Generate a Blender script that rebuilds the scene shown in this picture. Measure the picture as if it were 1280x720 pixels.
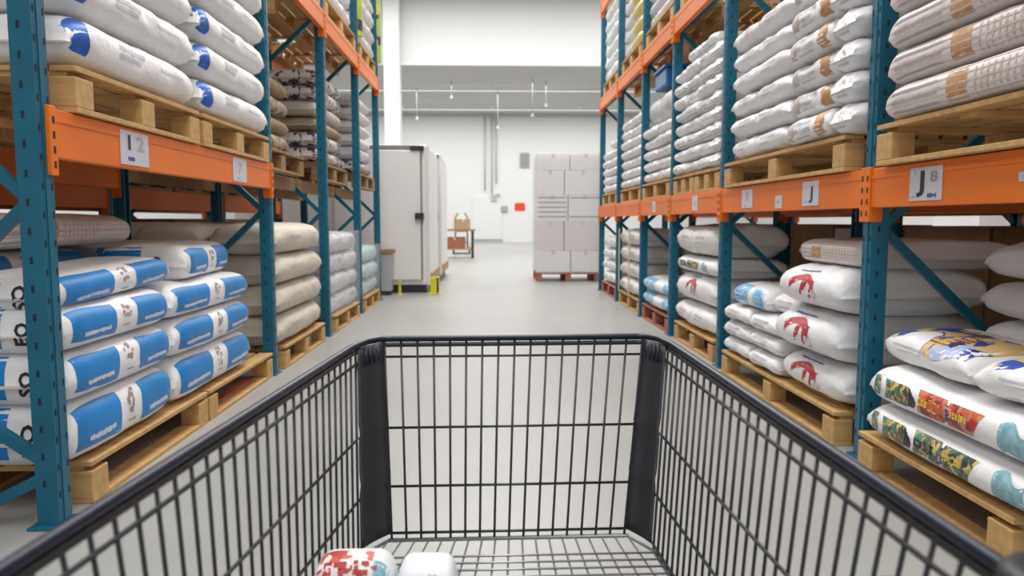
import bpy, bmesh, math, random
from mathutils import Vector, Matrix, noise
from mathutils.bvhtree import BVHTree

for o in list(bpy.data.objects):
    bpy.data.objects.remove(o)
SC = bpy.context.scene
COL = SC.collection
PI = math.pi

# ------------------------------------------------------------------ camera
F_PX = 920.0
cam_d = bpy.data.cameras.new('camera')
cam = bpy.data.objects.new('camera', cam_d)
COL.objects.link(cam)
cam_d.sensor_width = 36.0
cam_d.lens = F_PX / 1280.0 * 36.0
PITCH = math.atan(84 / F_PX)
YAW = math.atan(25 / F_PX * math.cos(PITCH))
cam.location = (0, 0, 1.1)
cam.rotation_euler = (PI / 2 - PITCH, 0, -YAW)
cam_d.clip_start = 0.05
cam_d.dof.use_dof = True
cam_d.dof.focus_distance = 2.1
cam_d.dof.aperture_fstop = 4.5
SC.camera = cam

# ------------------------------------------------------------------ world, lights, exposure
SC.view_settings.view_transform = 'Standard'
SC.view_settings.look = 'None'
SC.view_settings.gamma = 1.0
SC.view_settings.use_curve_mapping = False
SC.view_settings.exposure = 0.14
w = bpy.data.worlds.new('world')
SC.world = w
w.use_nodes = True
w.node_tree.nodes['Background'].inputs[0].default_value = (0.93, 0.97, 1.0, 1)
w.node_tree.nodes['Background'].inputs[1].default_value = 0.48

def area(name, loc, sx, sy, power, color=(1, 0.985, 0.96)):
    l = bpy.data.lights.new(name, 'AREA')
    l.shape = 'RECTANGLE'
    l.size = sx
    l.size_y = sy
    l.energy = power
    l.color = color
    o = bpy.data.objects.new(name, l)
    COL.objects.link(o)
    o.location = loc
    return o

area('aisle_ceiling_light', (0.1, 7, 8.6), 3.2, 24, 1300)
area('left_aisle_ceiling_light', (-6.2, 8, 8.6), 2.0, 24, 420)
area('right_aisle_ceiling_light', (6.4, 8, 8.6), 2.0, 24, 420)
area('cross_aisle_ceiling_light', (0, 21.5, 8.6), 16, 5, 820)
area('back_room_ceiling_light', (0, 32, 6.3), 18, 8, 1050)

# ------------------------------------------------------------------ materials
def mat(name, color, rough=0.5, metal=0.0, bump=0.0, bscale=20.0, var=0.0, vscale=5.0, stretch=(1, 1, 1), spec=0.5, color2=None, detail=4.0):
    m = bpy.data.materials.new(name)
    m.use_nodes = True
    nt = m.node_tree
    b = nt.nodes['Principled BSDF']
    b.inputs['Base Color'].default_value = (*color, 1)
    b.inputs['Roughness'].default_value = rough
    b.inputs['Metallic'].default_value = metal
    b.inputs['Specular IOR Level'].default_value = spec
    tc = nt.nodes.new('ShaderNodeTexCoord')
    mp = nt.nodes.new('ShaderNodeMapping')
    mp.inputs['Scale'].default_value = stretch
    nt.links.new(tc.outputs['Object'], mp.inputs['Vector'])
    if var > 0 or color2:
        n = nt.nodes.new('ShaderNodeTexNoise')
        n.inputs['Scale'].default_value = vscale
        n.inputs['Detail'].default_value = detail
        nt.links.new(mp.outputs[0], n.inputs['Vector'])
        r = nt.nodes.new('ShaderNodeValToRGB')
        c2 = color2 if color2 else tuple(max(0, c * (1 - var)) for c in color)
        r.color_ramp.elements[0].position = 0.35
        r.color_ramp.elements[1].position = 0.65
        r.color_ramp.elements[0].color = (*c2, 1)
        r.color_ramp.elements[1].color = (*color, 1)
        nt.links.new(n.outputs['Fac'], r.inputs[0])
        nt.links.new(r.outputs[0], b.inputs['Base Color'])
    if bump > 0:
        n2 = nt.nodes.new('ShaderNodeTexNoise')
        n2.inputs['Scale'].default_value = bscale
        n2.inputs['Detail'].default_value = 5
        nt.links.new(mp.outputs[0], n2.inputs['Vector'])
        bp = nt.nodes.new('ShaderNodeBump')
        bp.inputs['Strength'].default_value = bump
        bp.inputs['Distance'].default_value = 0.02
        nt.links.new(n2.outputs['Fac'], bp.inputs['Height'])
        nt.links.new(bp.outputs[0], b.inputs['Normal'])
    return m

def picture_mat(name, palette, scale=30.0, rough=0.4):
    """printed picture: cells of the palette's colours"""
    m = bpy.data.materials.new(name)
    m.use_nodes = True
    nt = m.node_tree
    b = nt.nodes['Principled BSDF']
    b.inputs['Roughness'].default_value = rough
    tc = nt.nodes.new('ShaderNodeTexCoord')
    n0 = nt.nodes.new('ShaderNodeTexNoise')
    n0.inputs['Scale'].default_value = scale * 0.6
    mixv = nt.nodes.new('ShaderNodeMixRGB')
    mixv.inputs[0].default_value = 0.06
    nt.links.new(tc.outputs['Object'], n0.inputs['Vector'])
    nt.links.new(tc.outputs['Object'], mixv.inputs[1])
    nt.links.new(n0.outputs['Color'], mixv.inputs[2])
    v = nt.nodes.new('ShaderNodeTexVoronoi')
    v.inputs['Scale'].default_value = scale
    nt.links.new(mixv.outputs[0], v.inputs['Vector'])
    sep = nt.nodes.new('ShaderNodeSeparateColor')
    nt.links.new(v.outputs['Color'], sep.inputs[0])
    r = nt.nodes.new('ShaderNodeValToRGB')
    r.color_ramp.interpolation = 'CONSTANT'
    els = r.color_ramp.elements
    k = len(palette)
    els[0].position = 0
    els[0].color = (*palette[0], 1)
    els[1].position = 1.0 / k
    els[1].color = (*palette[1], 1)
    for i in range(2, k):
        e = els.new(i / k)
        e.color = (*palette[i], 1)
    nt.links.new(sep.outputs[0], r.inputs[0])
    nt.links.new(r.outputs[0], b.inputs['Base Color'])
    return m

def sack_mat(name, color, rough=0.38, bump=0.35, var=0.06, stretch=(1, 1, 1)):
    m = mat(name, color, rough, 0, bump, 16, var, 3.0, stretch)
    return m

M = {}
M['white_sack'] = sack_mat('white_sack', (0.86, 0.86, 0.87))
M['warm_sack'] = sack_mat('warm_sack', (0.78, 0.755, 0.74))
M['pink_sack'] = sack_mat('pink_sack', (0.74, 0.68, 0.66))
M['beige_sack'] = sack_mat('beige_sack', (0.66, 0.60, 0.51), 0.6)
M['tan_sack'] = sack_mat('tan_sack', (0.42, 0.30, 0.18), 0.6, var=0.3)
M['lilac_sack'] = sack_mat('lilac_sack', (0.66, 0.65, 0.68), 0.25, 0.6)
M['aqua_sack'] = sack_mat('aqua_sack', (0.50, 0.68, 0.71), 0.25, 0.6)
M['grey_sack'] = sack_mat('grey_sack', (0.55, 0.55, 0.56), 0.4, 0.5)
M['speck_sack'] = picture_mat('speck_sack', [(0.03, 0.03, 0.05), (0.7, 0.68, 0.66), (0.05, 0.06, 0.12), (0.6, 0.5, 0.4), (0.75, 0.74, 0.74)], 30)
M['speck_tan'] = picture_mat('speck_tan', [(0.35, 0.24, 0.12), (0.5, 0.42, 0.32), (0.08, 0.06, 0.05), (0.42, 0.3, 0.17)], 24)
M['seam'] = mat('seam', (0.66, 0.64, 0.62), 0.7)
M['blue_print'] = mat('blue_print', (0.005, 0.225, 0.60), 0.45, var=0.15, vscale=4)
M['tape_blue'] = mat('tape_blue', (0.01, 0.12, 0.52), 0.35)
M['dark_blue_print'] = mat('dark_blue_print', (0.01, 0.045, 0.24), 0.3)
M['white_print'] = mat('white_print', (0.75, 0.78, 0.82), 0.5)
M['black_print'] = mat('black_print', (0.015, 0.015, 0.018), 0.5)
M['grey_print'] = mat('grey_print', (0.40, 0.40, 0.43), 0.5)
M['faint_print'] = mat('faint_print', (0.56, 0.56, 0.60), 0.5)
M['brown_print'] = mat('brown_print', (0.36, 0.27, 0.25), 0.5)
M['orange_print'] = mat('orange_print', (0.58, 0.33, 0.14), 0.5, color2=(0.45, 0.22, 0.1), vscale=25)
M['mauve_print'] = mat('mauve_print', (0.50, 0.38, 0.35), 0.5, color2=(0.65, 0.55, 0.5), vscale=25)
M['red_print'] = mat('red_print', (0.38, 0.008, 0.02), 0.55, color2=(0.5, 0.05, 0.06), vscale=30)
M['yellow_print'] = mat('yellow_print', (0.75, 0.58, 0.08), 0.4)
M['cyan_print'] = mat('cyan_print', (0.04, 0.33, 0.68), 0.35, color2=(0.25, 0.55, 0.8), vscale=18)
M['teal_print'] = mat('teal_print', (0.10, 0.33, 0.40), 0.4, color2=(0.3, 0.5, 0.58), vscale=30)
M['pic_field'] = picture_mat('pic_field', [(0.45, 0.33, 0.08), (0.03, 0.05, 0.04), (0.05, 0.22, 0.17), (0.6, 0.48, 0.15), (0.12, 0.08, 0.05), (0.1, 0.15, 0.1)], 45)
M['pic_red'] = picture_mat('pic_red', [(0.55, 0.02, 0.03), (0.6, 0.12, 0.04), (0.48, 0.01, 0.03), (0.2, 0.02, 0.02), (0.55, 0.25, 0.12)], 40)
M['pic_blue'] = picture_mat('pic_blue', [(0.02, 0.05, 0.35), (0.65, 0.45, 0.2), (0.02, 0.04, 0.2), (0.35, 0.45, 0.7), (0.7, 0.5, 0.15), (0.03, 0.09, 0.42)], 13)
M['pic_dark'] = picture_mat('pic_dark', [(0.08, 0.04, 0.03), (0.5, 0.35, 0.12), (0.1, 0.02, 0.03), (0.3, 0.07, 0.05), (0.03, 0.03, 0.08)], 16)
M['wood'] = mat('wood', (0.64, 0.39, 0.155), 0.7, 0, 0.15, 30, 0.22, 3, (1, 8, 8))
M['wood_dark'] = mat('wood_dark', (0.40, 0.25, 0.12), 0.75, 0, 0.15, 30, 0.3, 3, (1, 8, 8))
M['wood_red'] = mat('wood_red', (0.46, 0.16, 0.10), 0.6, 0, 0.15, 30, 0.25, 3, (1, 8, 8))
M['orange_paint'] = mat('orange_paint', (0.86, 0.185, 0.008), 0.45, 0, 0.03, 8, 0.10, 2)
M['teal_paint'] = mat('teal_paint', (0.003, 0.135, 0.225), 0.38, 0, 0.05, 12, 0.25, 4)
M['dark_hole'] = mat('dark_hole', (0.01, 0.02, 0.03), 0.8)
M['placard_white'] = mat('placard_white', (0.62, 0.61, 0.68), 0.3)
M['bolt'] = mat('bolt', (0.5, 0.5, 0.52), 0.3, 1.0)
M['cart_wire'] = mat('cart_wire', (0.018, 0.019, 0.024), 0.32, 0.0, spec=0.6)
M['cart_floor_wire'] = mat('cart_floor_wire', (0.30, 0.31, 0.33), 0.3, 0.6)
M['cart_rim'] = mat('cart_rim', (0.008, 0.013, 0.032), 0.3, spec=0.45)
M['cart_plastic'] = mat('cart_plastic', (0.022, 0.023, 0.028), 0.45)
M['rubber'] = mat('rubber', (0.03, 0.03, 0.03), 0.7)
M['cabinet_white'] = mat('cabinet_white', (0.84, 0.82, 0.815), 0.35)
M['cabinet_seam'] = mat('cabinet_seam', (0.25, 0.24, 0.24), 0.5)
M['dark_metal'] = mat('dark_metal', (0.05, 0.055, 0.06), 0.4, 0.5)
M['yellow_paint'] = mat('yellow_paint', (0.70, 0.68, 0.03), 0.4)
M['grey_panel'] = mat('grey_panel', (0.42, 0.43, 0.44), 0.5)
M['carton_white'] = mat('carton_white', (0.84, 0.81, 0.815), 0.5, var=0.05, vscale=2)
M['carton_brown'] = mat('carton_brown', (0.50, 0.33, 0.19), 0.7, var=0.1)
M['carton_line'] = mat('carton_line', (0.28, 0.26, 0.28), 0.5)
M['carton_pink'] = mat('carton_pink', (0.74, 0.66, 0.67), 0.5)
M['sign_red'] = mat('sign_red', (0.80, 0.05, 0.03), 0.4)
M['crate_blue'] = mat('crate_blue', (0.01, 0.14, 0.42), 0.35)
M['wall_paint'] = mat('wall_paint', (0.80, 0.81, 0.81), 0.7, var=0.03, vscale=0.4)
M['pipe_white'] = mat('pipe_white', (0.52, 0.53, 0.53), 0.5)
M['ceiling_paint'] = mat('ceiling_paint', (0.60, 0.59, 0.57), 0.8, var=0.06, vscale=0.3)
M['strap'] = mat('strap', (0.62, 0.48, 0.25), 0.5)
M['strap_green'] = picture_mat('strap_green', [(0.5, 0.6, 0.08), (0.05, 0.06, 0.05), (0.4, 0.5, 0.1)], 9)
M['meat_print'] = picture_mat('meat_print', [(0.75, 0.70, 0.68), (0.45, 0.03, 0.03), (0.72, 0.68, 0.64), (0.55, 0.08, 0.06), (0.78, 0.74, 0.70)], 42)
M['pink_print'] = mat('pink_print', (0.80, 0.30, 0.42), 0.5)

# clear stretch film
m = bpy.data.materials.new('stretch_film')
m.use_nodes = True
nt = m.node_tree
for n in list(nt.nodes):
    nt.nodes.remove(n)
out = nt.nodes.new('ShaderNodeOutputMaterial')
mx = nt.nodes.new('ShaderNodeMixShader')
tr = nt.nodes.new('ShaderNodeBsdfTransparent')
pr_ = nt.nodes.new('ShaderNodeBsdfPrincipled')
pr_.inputs['Base Color'].default_value = (0.85, 0.86, 0.88, 1)
pr_.inputs['Roughness'].default_value = 0.15
no = nt.nodes.new('ShaderNodeTexNoise')
no.inputs['Scale'].default_value = 6
no.inputs['Detail'].default_value = 6
bp = nt.nodes.new('ShaderNodeBump')
bp.inputs['Strength'].default_value = 0.6
nt.links.new(no.outputs['Fac'], bp.inputs['Height'])
nt.links.new(bp.outputs[0], pr_.inputs['Normal'])
mx.inputs[0].default_value = 0.13
nt.links.new(tr.outputs[0], mx.inputs[1])
nt.links.new(pr_.outputs[0], mx.inputs[2])
nt.links.new(mx.outputs[0], out.inputs[0])
M['stretch_film'] = m

# polished concrete
m = bpy.data.materials.new('concrete')
m.use_nodes = True
nt = m.node_tree
b = nt.nodes['Principled BSDF']
tc = nt.nodes.new('ShaderNodeTexCoord')
n1 = nt.nodes.new('ShaderNodeTexNoise')
n1.inputs['Scale'].default_value = 0.7
n1.inputs['Detail'].default_value = 8
n1.inputs['Roughness'].default_value = 0.65
nt.links.new(tc.outputs['Object'], n1.inputs['Vector'])
r = nt.nodes.new('ShaderNodeValToRGB')
r.color_ramp.elements[0].position = 0.3
r.color_ramp.elements[1].position = 0.7
r.color_ramp.elements[0].color = (0.315, 0.315, 0.305, 1)
r.color_ramp.elements[1].color = (0.385, 0.385, 0.37, 1)
nt.links.new(n1.outputs['Fac'], r.inputs[0])
nt.links.new(r.outputs[0], b.inputs['Base Color'])
r2 = nt.nodes.new('ShaderNodeMapRange')
r2.inputs['To Min'].default_value = 0.28
r2.inputs['To Max'].default_value = 0.42
nt.links.new(n1.outputs['Fac'], r2.inputs['Value'])
nt.links.new(r2.outputs[0], b.inputs['Roughness'])
M['concrete'] = m

# ------------------------------------------------------------------ helpers
def bbox(bm, x0, x1, y0, y1, z0, z1, mi=0, bevel=0.0):
    vs = [bm.verts.new(p) for p in ((x0, y0, z0), (x1, y0, z0), (x1, y1, z0), (x0, y1, z0), (x0, y0, z1), (x1, y0, z1), (x1, y1, z1), (x0, y1, z1))]
    fs = []
    for q in ((0, 3, 2, 1), (4, 5, 6, 7), (0, 1, 5, 4), (1, 2, 6, 5), (2, 3, 7, 6), (3, 0, 4, 7)):
        f = bm.faces.new([vs[i] for i in q])
        f.material_index = mi
        fs.append(f)
    if bevel > 0:
        es = set(e for f in fs for e in f.edges)
        bmesh.ops.bevel(bm, geom=list(es), offset=bevel, segments=2, affect='EDGES', profile=0.5, material=-1)
    return vs

def beam_between(bm, p, q, wx, wy, mi=0, roll=0.0):
    """rectangular bar from p to q"""
    p, q = Vector(p), Vector(q)
    d = (q - p)
    L = d.length
    z = d.normalized()
    x = z.cross(Vector((0, 1, 0)))
    if x.length < 1e-3:
        x = Vector((1, 0, 0))
    x.normalize()
    y = z.cross(x)
    vs = []
    for s in (0, L):
        for a, c in ((-1, -1), (1, -1), (1, 1), (-1, 1)):
            vs.append(bm.verts.new(p + z * s + x * a * wx / 2 + y * c * wy / 2))
    for qd in ((0, 1, 2, 3), (7, 6, 5, 4), (0, 4, 5, 1), (1, 5, 6, 2), (2, 6, 7, 3), (3, 7, 4, 0)):
        f = bm.faces.new([vs[i] for i in qd])
        f.material_index = mi

def tube(bm, pts, r, seg=8, mi=0, close=False):
    pts = [Vector(p) for p in pts]
    n = len(pts)
    rings = []
    up = None
    for i, p in enumerate(pts):
        if close:
            d = pts[(i + 1) % n] - pts[i - 1]
        else:
            d = pts[min(i + 1, n - 1)] - pts[max(i - 1, 0)]
        d.normalize()
        if up is None:
            up = Vector((0, 0, 1)) if abs(d.z) < 0.9 else Vector((1, 0, 0))
        a = d.cross(up).normalized()
        b_ = a.cross(d).normalized()
        up = b_
        rings.append([bm.verts.new(p + (a * math.cos(2 * PI * k / seg) + b_ * math.sin(2 * PI * k / seg)) * r) for k in range(seg)])
    m_ = n if close else n - 1
    for i in range(m_):
        A, B = rings[i], rings[(i + 1) % n]
        for k in range(seg):
            f = bm.faces.new((A[k], A[(k + 1) % seg], B[(k + 1) % seg], B[k]))
            f.smooth = True
            f.material_index = mi
    if not close:
        for R_, rev in ((rings[0], False), (rings[-1], True)):
            f = bm.faces.new(R_ if not rev else list(reversed(R_)))
            f.material_index = mi

def mesh_from(bm, name, mats, recalc=True):
    me = bpy.data.meshes.new(name)
    if recalc:
        bmesh.ops.recalc_face_normals(bm, faces=bm.faces)
    bm.to_mesh(me)
    bm.free()
    for k in mats:
        me.materials.append(M[k] if isinstance(k, str) else k)
    return me

def obj(name, me, parent=None, loc=(0, 0, 0), rz=0.0):
    o = bpy.data.objects.new(name, me)
    COL.objects.link(o)
    o.location = loc
    o.rotation_euler = (0, 0, rz)
    if parent:
        o.parent = parent
    return o

def tag(o, label=None, cat=None, group=None, kind=None):
    if label:
        o['label'] = label
    if cat:
        o['category'] = cat
    if group:
        o['group'] = group
    if kind:
        o['kind'] = kind
    return o

def empty(name, loc=(0, 0, 0), rz=0.0):
    o = bpy.data.objects.new(name, None)
    COL.objects.link(o)
    o.location = loc
    o.rotation_euler = (0, 0, rz)
    o.empty_display_size = 0.1
    return o

def copy_tree(o, parent=None):
    c = o.copy()
    COL.objects.link(c)
    c.parent = parent
    for ch in o.children:
        copy_tree(ch, c)
    return c

def box_obj(name, x0, x1, y0, y1, z0, z1, m_, parent=None, bevel=0.0):
    bm = bmesh.new()
    bbox(bm, x0, x1, y0, y1, z0, z1, 0, bevel)
    return obj(name, mesh_from(bm, name, [m_]), parent)

def text_tris(s, size):
    """2-D triangles of a text, origin at its centre"""
    cu = bpy.data.curves.new('t', 'FONT')
    cu.body = s
    cu.size = size
    cu.align_x = 'CENTER'
    cu.align_y = 'CENTER'
    cu.resolution_u = 2
    cu.offset = size * 0.03
    ob = bpy.data.objects.new('t', cu)
    COL.objects.link(ob)
    dg = bpy.context.evaluated_depsgraph_get()
    me = bpy.data.meshes.new_from_object(ob.evaluated_get(dg))
    bm = bmesh.new()
    bm.from_mesh(me)
    bmesh.ops.triangulate(bm, faces=bm.faces)
    for _ in range(2):
        es = [e for e in bm.edges if e.calc_length() > 0.02]
        if es:
            bmesh.ops.subdivide_edges(bm, edges=es, cuts=1)
            bmesh.ops.triangulate(bm, faces=bm.faces)
    vs = [(v.co.x, v.co.y) for v in bm.verts]
    bm.verts.index_update()
    fs = [tuple(v.index for v in f.verts) for f in bm.faces]
    bm.free()
    bpy.data.objects.remove(ob)
    bpy.data.meshes.remove(me)
    return vs, fs

# ------------------------------------------------------------------ room
def room():
    def s(o):
        o['kind'] = 'structure'
        return o
    s(box_obj('floor', -14, 14, -3, 38, -0.1, 0.0, 'concrete'))
    s(box_obj('ceiling', -14, 14, -3, 26.0, 8.95, 9.1, 'wall_paint'))
    s(box_obj('ceiling', -14, 14, 26.3, 37.7, 6.47, 6.7, 'ceiling_paint'))
    s(box_obj('wall_far_upper', -14, 14, 26.0, 26.3, 6.47, 9.1, 'wall_paint'))
    s(box_obj('wall_far', -14, 14, 37.7, 37.95, 0, 6.7, 'wall_paint'))
    s(box_obj('wall_left', -14.2, -14, -3, 38, 0, 9.1, 'wall_paint'))
    s(box_obj('wall_right', 14, 14.2, -3, 38, 0, 9.1, 'wall_paint'))
    s(box_obj('trim_1', -14, 14, 25.9, 26.0, 6.42, 6.52, 'wall_paint'))
    # pipe-like ledge along the far wall under the low ceiling
    s(box_obj('trim_2', -14, 14, 37.55, 37.7, 6.32, 6.47, 'pipe_white'))
    s(box_obj('baseboard_far', -0.9, 0.55, 37.66, 37.7, 0, 0.16, 'grey_panel'))
    s(box_obj('column_1', -3.62, -3.1, 25.35, 25.9, 0, 8.95, 'wall_paint'))
    # double door in the far wall
    s(box_obj('door_1', -1.0, 0.5, 37.64, 37.7, 0.16, 2.35, 'wall_paint', bevel=0.01))
room()

# ------------------------------------------------------------------ racks
def post_mesh(side, zt):
    """front face towards the aisle is at local x=0, post grows to local -x*side ; centred on y"""
    bm = bmesh.new()
    w_, d_ = 0.078, 0.08
    x0, x1 = (-w_, 0) if side > 0 else (0, w_)
    # C profile : web towards the aisle, two flanges, lips
    t = 0.012
    bbox(bm, x0, x1, -d_ / 2, -d_ / 2 + t, 0.01, zt)
    bbox(bm, x0, x1, d_ / 2 - t, d_ / 2, 0.01, zt)
    xa, xb = ((x1 - t, x1 + 0.0005) if side > 0 else (x0 - 0.0005, x0 + t))
    bbox(bm, xa, xb, -d_ / 2 + t, d_ / 2 - t, 0.01, zt)
    # raised rib down the aisle face
    xr = (x1, x1 + 0.004) if side > 0 else (x0 - 0.004, x0)
    bbox(bm, xr[0], xr[1], -0.012, 0.012, 0.01, zt)
    # punched holes on the aisle face (two columns) and on the flange towards the camera
    z = 0.12
    while z < zt - 0.05:
        for yy in (-0.028, 0.028):
            xh = (x1, x1 + 0.0012) if side > 0 else (x0 - 0.0012, x0)
            bbox(bm, xh[0], xh[1], yy - 0.005, yy + 0.005, z - 0.012, z + 0.012, 1)
        xm = (x0 + x1) / 2
        bbox(bm, xm - 0.012, xm - 0.002, -d_ / 2 - 0.0012, -d_ / 2, z + 0.03, z + 0.055, 1)
        z += 0.1
    return mesh_from(bm, 'post', ['teal_paint', 'dark_hole'])

def foot_mesh(side):
    bm = bmesh.new()
    w_ = 0.12
    bbox(bm, -w_ + 0.02 if side > 0 else -0.02, 0.02 if side > 0 else w_ - 0.02, -0.07, 0.07, 0, 0.01, 0, 0.002)
    return mesh_from(bm, 'foot_plate', ['teal_paint'])

def beam_mesh(L, side, h=0.172, paint='orange_paint'):
    """beam along +y from y=0 to L, top at z=0, aisle face at x=0"""
    bm = bmesh.new()
    s = 1 if side > 0 else -1
    def B(xa, xb, *r, **k):
        a, b2 = sorted((xa * s, xb * s))
        bbox(bm, a, b2, *r, **k)
    B(-0.045, 0.0, 0.0, L, -h, -0.0, bevel=0.004)
    B(-0.0005, 0.003, 0.0, L, -0.045, -0.028)
    return mesh_from(bm, 'beam', [paint])

def connector_mesh(side):
    bm = bmesh.new()
    s = 1 if side > 0 else -1
    def B(xa, xb, *r, **k):
        a, b2 = sorted((xa * s, xb * s))
        bbox(bm, a, b2, *r, **k)
    B(-0.01, 0.008, -0.042, 0.0, -0.235, 0.008, bevel=0.003)
    B(-0.055, -0.008, -0.006, 0.0, -0.235, 0.008)
    for k in range(4):
        B(0.008, 0.0092, -0.026, -0.014, -0.21 + k * 0.052, -0.185 + k * 0.052, mi=1)
    return mesh_from(bm, 'connector', ['orange_paint', 'dark_hole'])

def placard(beam, side, L, y, wdt, hgt, lines, zc=-0.086):
    """sign stuck on the beam face ; lines = list of (text or marks, u, v, size, material)"""
    bm = bmesh.new()
    s = 1 if side > 0 else -1
    xf = 0.0035 * s
    a, b2 = sorted((0.0005 * s, xf))
    bbox(bm, a, b2, y - wdt / 2, y + wdt / 2, zc - hgt / 2, zc + hgt / 2, 0)
    mats = ['placard_white', 'black_print', 'grey_print', 'dark_blue_print', 'brown_print']
    for txt, u, v, size, mi in lines:
        if txt is None:
            rnd = random.Random(int(u * 1000) + 7)
            for k in range(6):
                uu = u + k * size * 0.55
                hh = size * (0.5 + rnd.random() * 0.6)
                yy = y + (uu * s)
                bbox(bm, *sorted((xf, xf + 0.0006 * s)), yy - size * 0.2, yy + size * 0.2, zc + v - hh / 2, zc + v + hh / 2, mi)
            continue
        vs, fs = text_tris(txt, size)
        nv = [bm.verts.new((xf + 0.0008 * s, y + (u + px * 1.7) * s, zc + v + py)) for px, py in vs]
        for f in fs:
            ff = bm.faces.new([nv[i] for i in f])
            ff.material_index = mi
    return obj('placard', mesh_from(bm, 'placard', mats, recalc=False), beam)

POST_H = 5.2
def rack(label, side, xf, ys, levels, depth, front_nodes, near_low=False, group=None):
    """side=+1: stands left of the aisle, its aisle face looks to +x"""
    root = empty('pallet_rack', (xf, ys[0], 0))
    tag(root, label, 'rack', group)
    pm, fm = post_mesh(side, POST_H), foot_mesh(side)
    pm2, fm2 = post_mesh(-side, POST_H), foot_mesh(-side)
    cm = connector_mesh(side)
    s = side
    for i, y in enumerate(ys):
        fr = obj('upright_post', pm, root, (0, y - ys[0], 0))
        obj('foot_plate', fm, fr)
        rp = obj('upright_post', pm2, root, (-s * depth, y - ys[0], 0))
        obj('foot_plate', fm2, rp)
        for (za, zb) in front_nodes:
            bm = bmesh.new()
            beam_between(bm, (-s * 0.06, 0, za), (-s * (depth - 0.06), 0, zb), 0.038, 0.03)
            obj('brace', mesh_from(bm, 'brace', ['teal_paint']), fr)
        if near_low and i == 0:
            bm = bmesh.new()
            beam_between(bm, (-s * 0.02, -0.02, 0.2), (-s * 0.42, -0.02, 0.0), 0.04, 0.03)
            beam_between(bm, (-s * 0.02, -0.02, 0.22), (-s * 0.6, -0.02, 0.62), 0.04, 0.03)
            obj('foot_brace', mesh_from(bm, 'foot_brace', ['teal_paint']), fr)
    beams = {}
    for i in range(len(ys) - 1):
        L = ys[i + 1] - ys[i] - 0.085
        for lv in levels:
            z, first, last = lv[:3]
            inset = lv[3] if len(lv) > 3 else 0
            if not (first <= i <= last):
                continue
            bmx = beam_mesh(L, side)
            y = ys[i] - ys[0] + 0.0425
            for k, xx in enumerate((0.012 * s - s * inset, -s * (depth - 0.05))):
                bo = obj('beam', bmx if not inset else beam_mesh(L, side, 0.12, 'wood_dark'), root, (xx, y, z - 0.004))
                if inset:
                    continue
                obj('connector', cm, bo, (0, 0, 0))
                c = obj('connector', cm, bo, (0, L, 0))
                c.scale = (1, -1, 1)
                if k == 0:
                    beams[(i, z)] = bo
    return root, beams

LX, RX = -1.555, 1.70
L_YS = [0.05, 2.64, 5.27, 7.05, 8.80, 10.30]
R_YS = [1.15, 3.30, 5.45, 7.00, 8.42, 10.05, 11.65]
LZ1, LZ2, RZ1, RZ2 = 1.498, 3.03, 1.334, 2.99
zig_l = [(0.25, 1.17)] if False else [(1.17, 0.25), (1.17, 2.10), (3.0, 2.10), (3.0, 3.9)]
zig_r = [(1.07, 0.17), (1.07, 1.95), (2.85, 1.95), (2.85, 3.7)]
lrack, lbeams = rack('teal and orange pallet rack along the left side of the aisle', +1, LX, L_YS[1:], [(LZ1, 0, 0), (LZ1, 1, 3, 0.30), (LZ2, 0, 3)], 1.08, zig_l, near_low=True)
rrack, rbeams = rack('teal and orange pallet rack along the right side of the aisle', -1, RX, R_YS, [(RZ1, 0, 5), (RZ2, 0, 5), (4.45, 3, 5)], 1.08, zig_r)
# racks that stand back to back with these
rack('teal and orange rack seen through the left rack, back to back with it', -1, -4.02, [1.0, 3.4, 5.8, 8.2, 10.44], [(1.37, 0, 3), (LZ2, 0, 3)], 1.08, zig_l)
rack('teal and orange rack seen through the right rack, back to back with it', +1, 4.25, [1.4, 3.6, 5.8, 8.0, 10.2, 11.8], [(1.32, 0, 4), (RZ2, 0, 4)], 1.08, zig_r)

def beam_of(B, i, z):
    return B[(i, z)]
# placards ; y is measured along the beam
placard(lbeams[(0, LZ1)], +1, 0, 0.58, 0.25, 0.142, [('1', -0.05, 0.02, 0.085, 1), ('2', 0.05, 0.02, 0.085, 2), (None, -0.06, -0.045, 0.018, 3)])
placard(lbeams[(0, LZ1)], +1, 0, 1.91, 0.24, 0.14, [('7', 0.0, 0.01, 0.085, 2), (None, -0.05, -0.05, 0.012, 2)])
placard(rbeams[(0, RZ1)], -1, 0, 1.65, 0.215, 0.130, [('J', -0.02, 0.008, 0.105, 1), ("'", -0.07, 0.03, 0.05, 2), ('8', 0.055, 0.024, 0.058, 4), (None, -0.095, -0.05, 0.010, 2), (None, 0.02, -0.046, 0.018, 3)])
placard(rbeams[(0, RZ1)], -1, 0, 1.09, 0.10, 0.03, [(None, -0.03, 0.0, 0.009, 2)], zc=-0.09)
placard(rbeams[(1, RZ1)], -1, 0, 0.54, 0.20, 0.128, [('J', 0.02, 0.0, 0.09, 1), (None, -0.07, -0.045, 0.012, 2)])
placard(rbeams[(1, RZ1)], -1, 0, 0.97, 0.10, 0.075, [(None, -0.03, 0.0, 0.014, 2)], zc=-0.12)
placard(rbeams[(1, RZ1)], -1, 0, 1.51, 0.20, 0.12, [('5', 0.0, 0.01, 0.07, 2), (None, -0.05, -0.045, 0.012, 2)])
placard(rbeams[(2, RZ1)], -1, 0, 0.62, 0.15, 0.12, [('4', 0.0, 0.0, 0.07, 2)])
placard(rbeams[(3, RZ1)], -1, 0, 0.62, 0.14, 0.11, [('3', 0.0, 0.0, 0.07, 2)])

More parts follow.
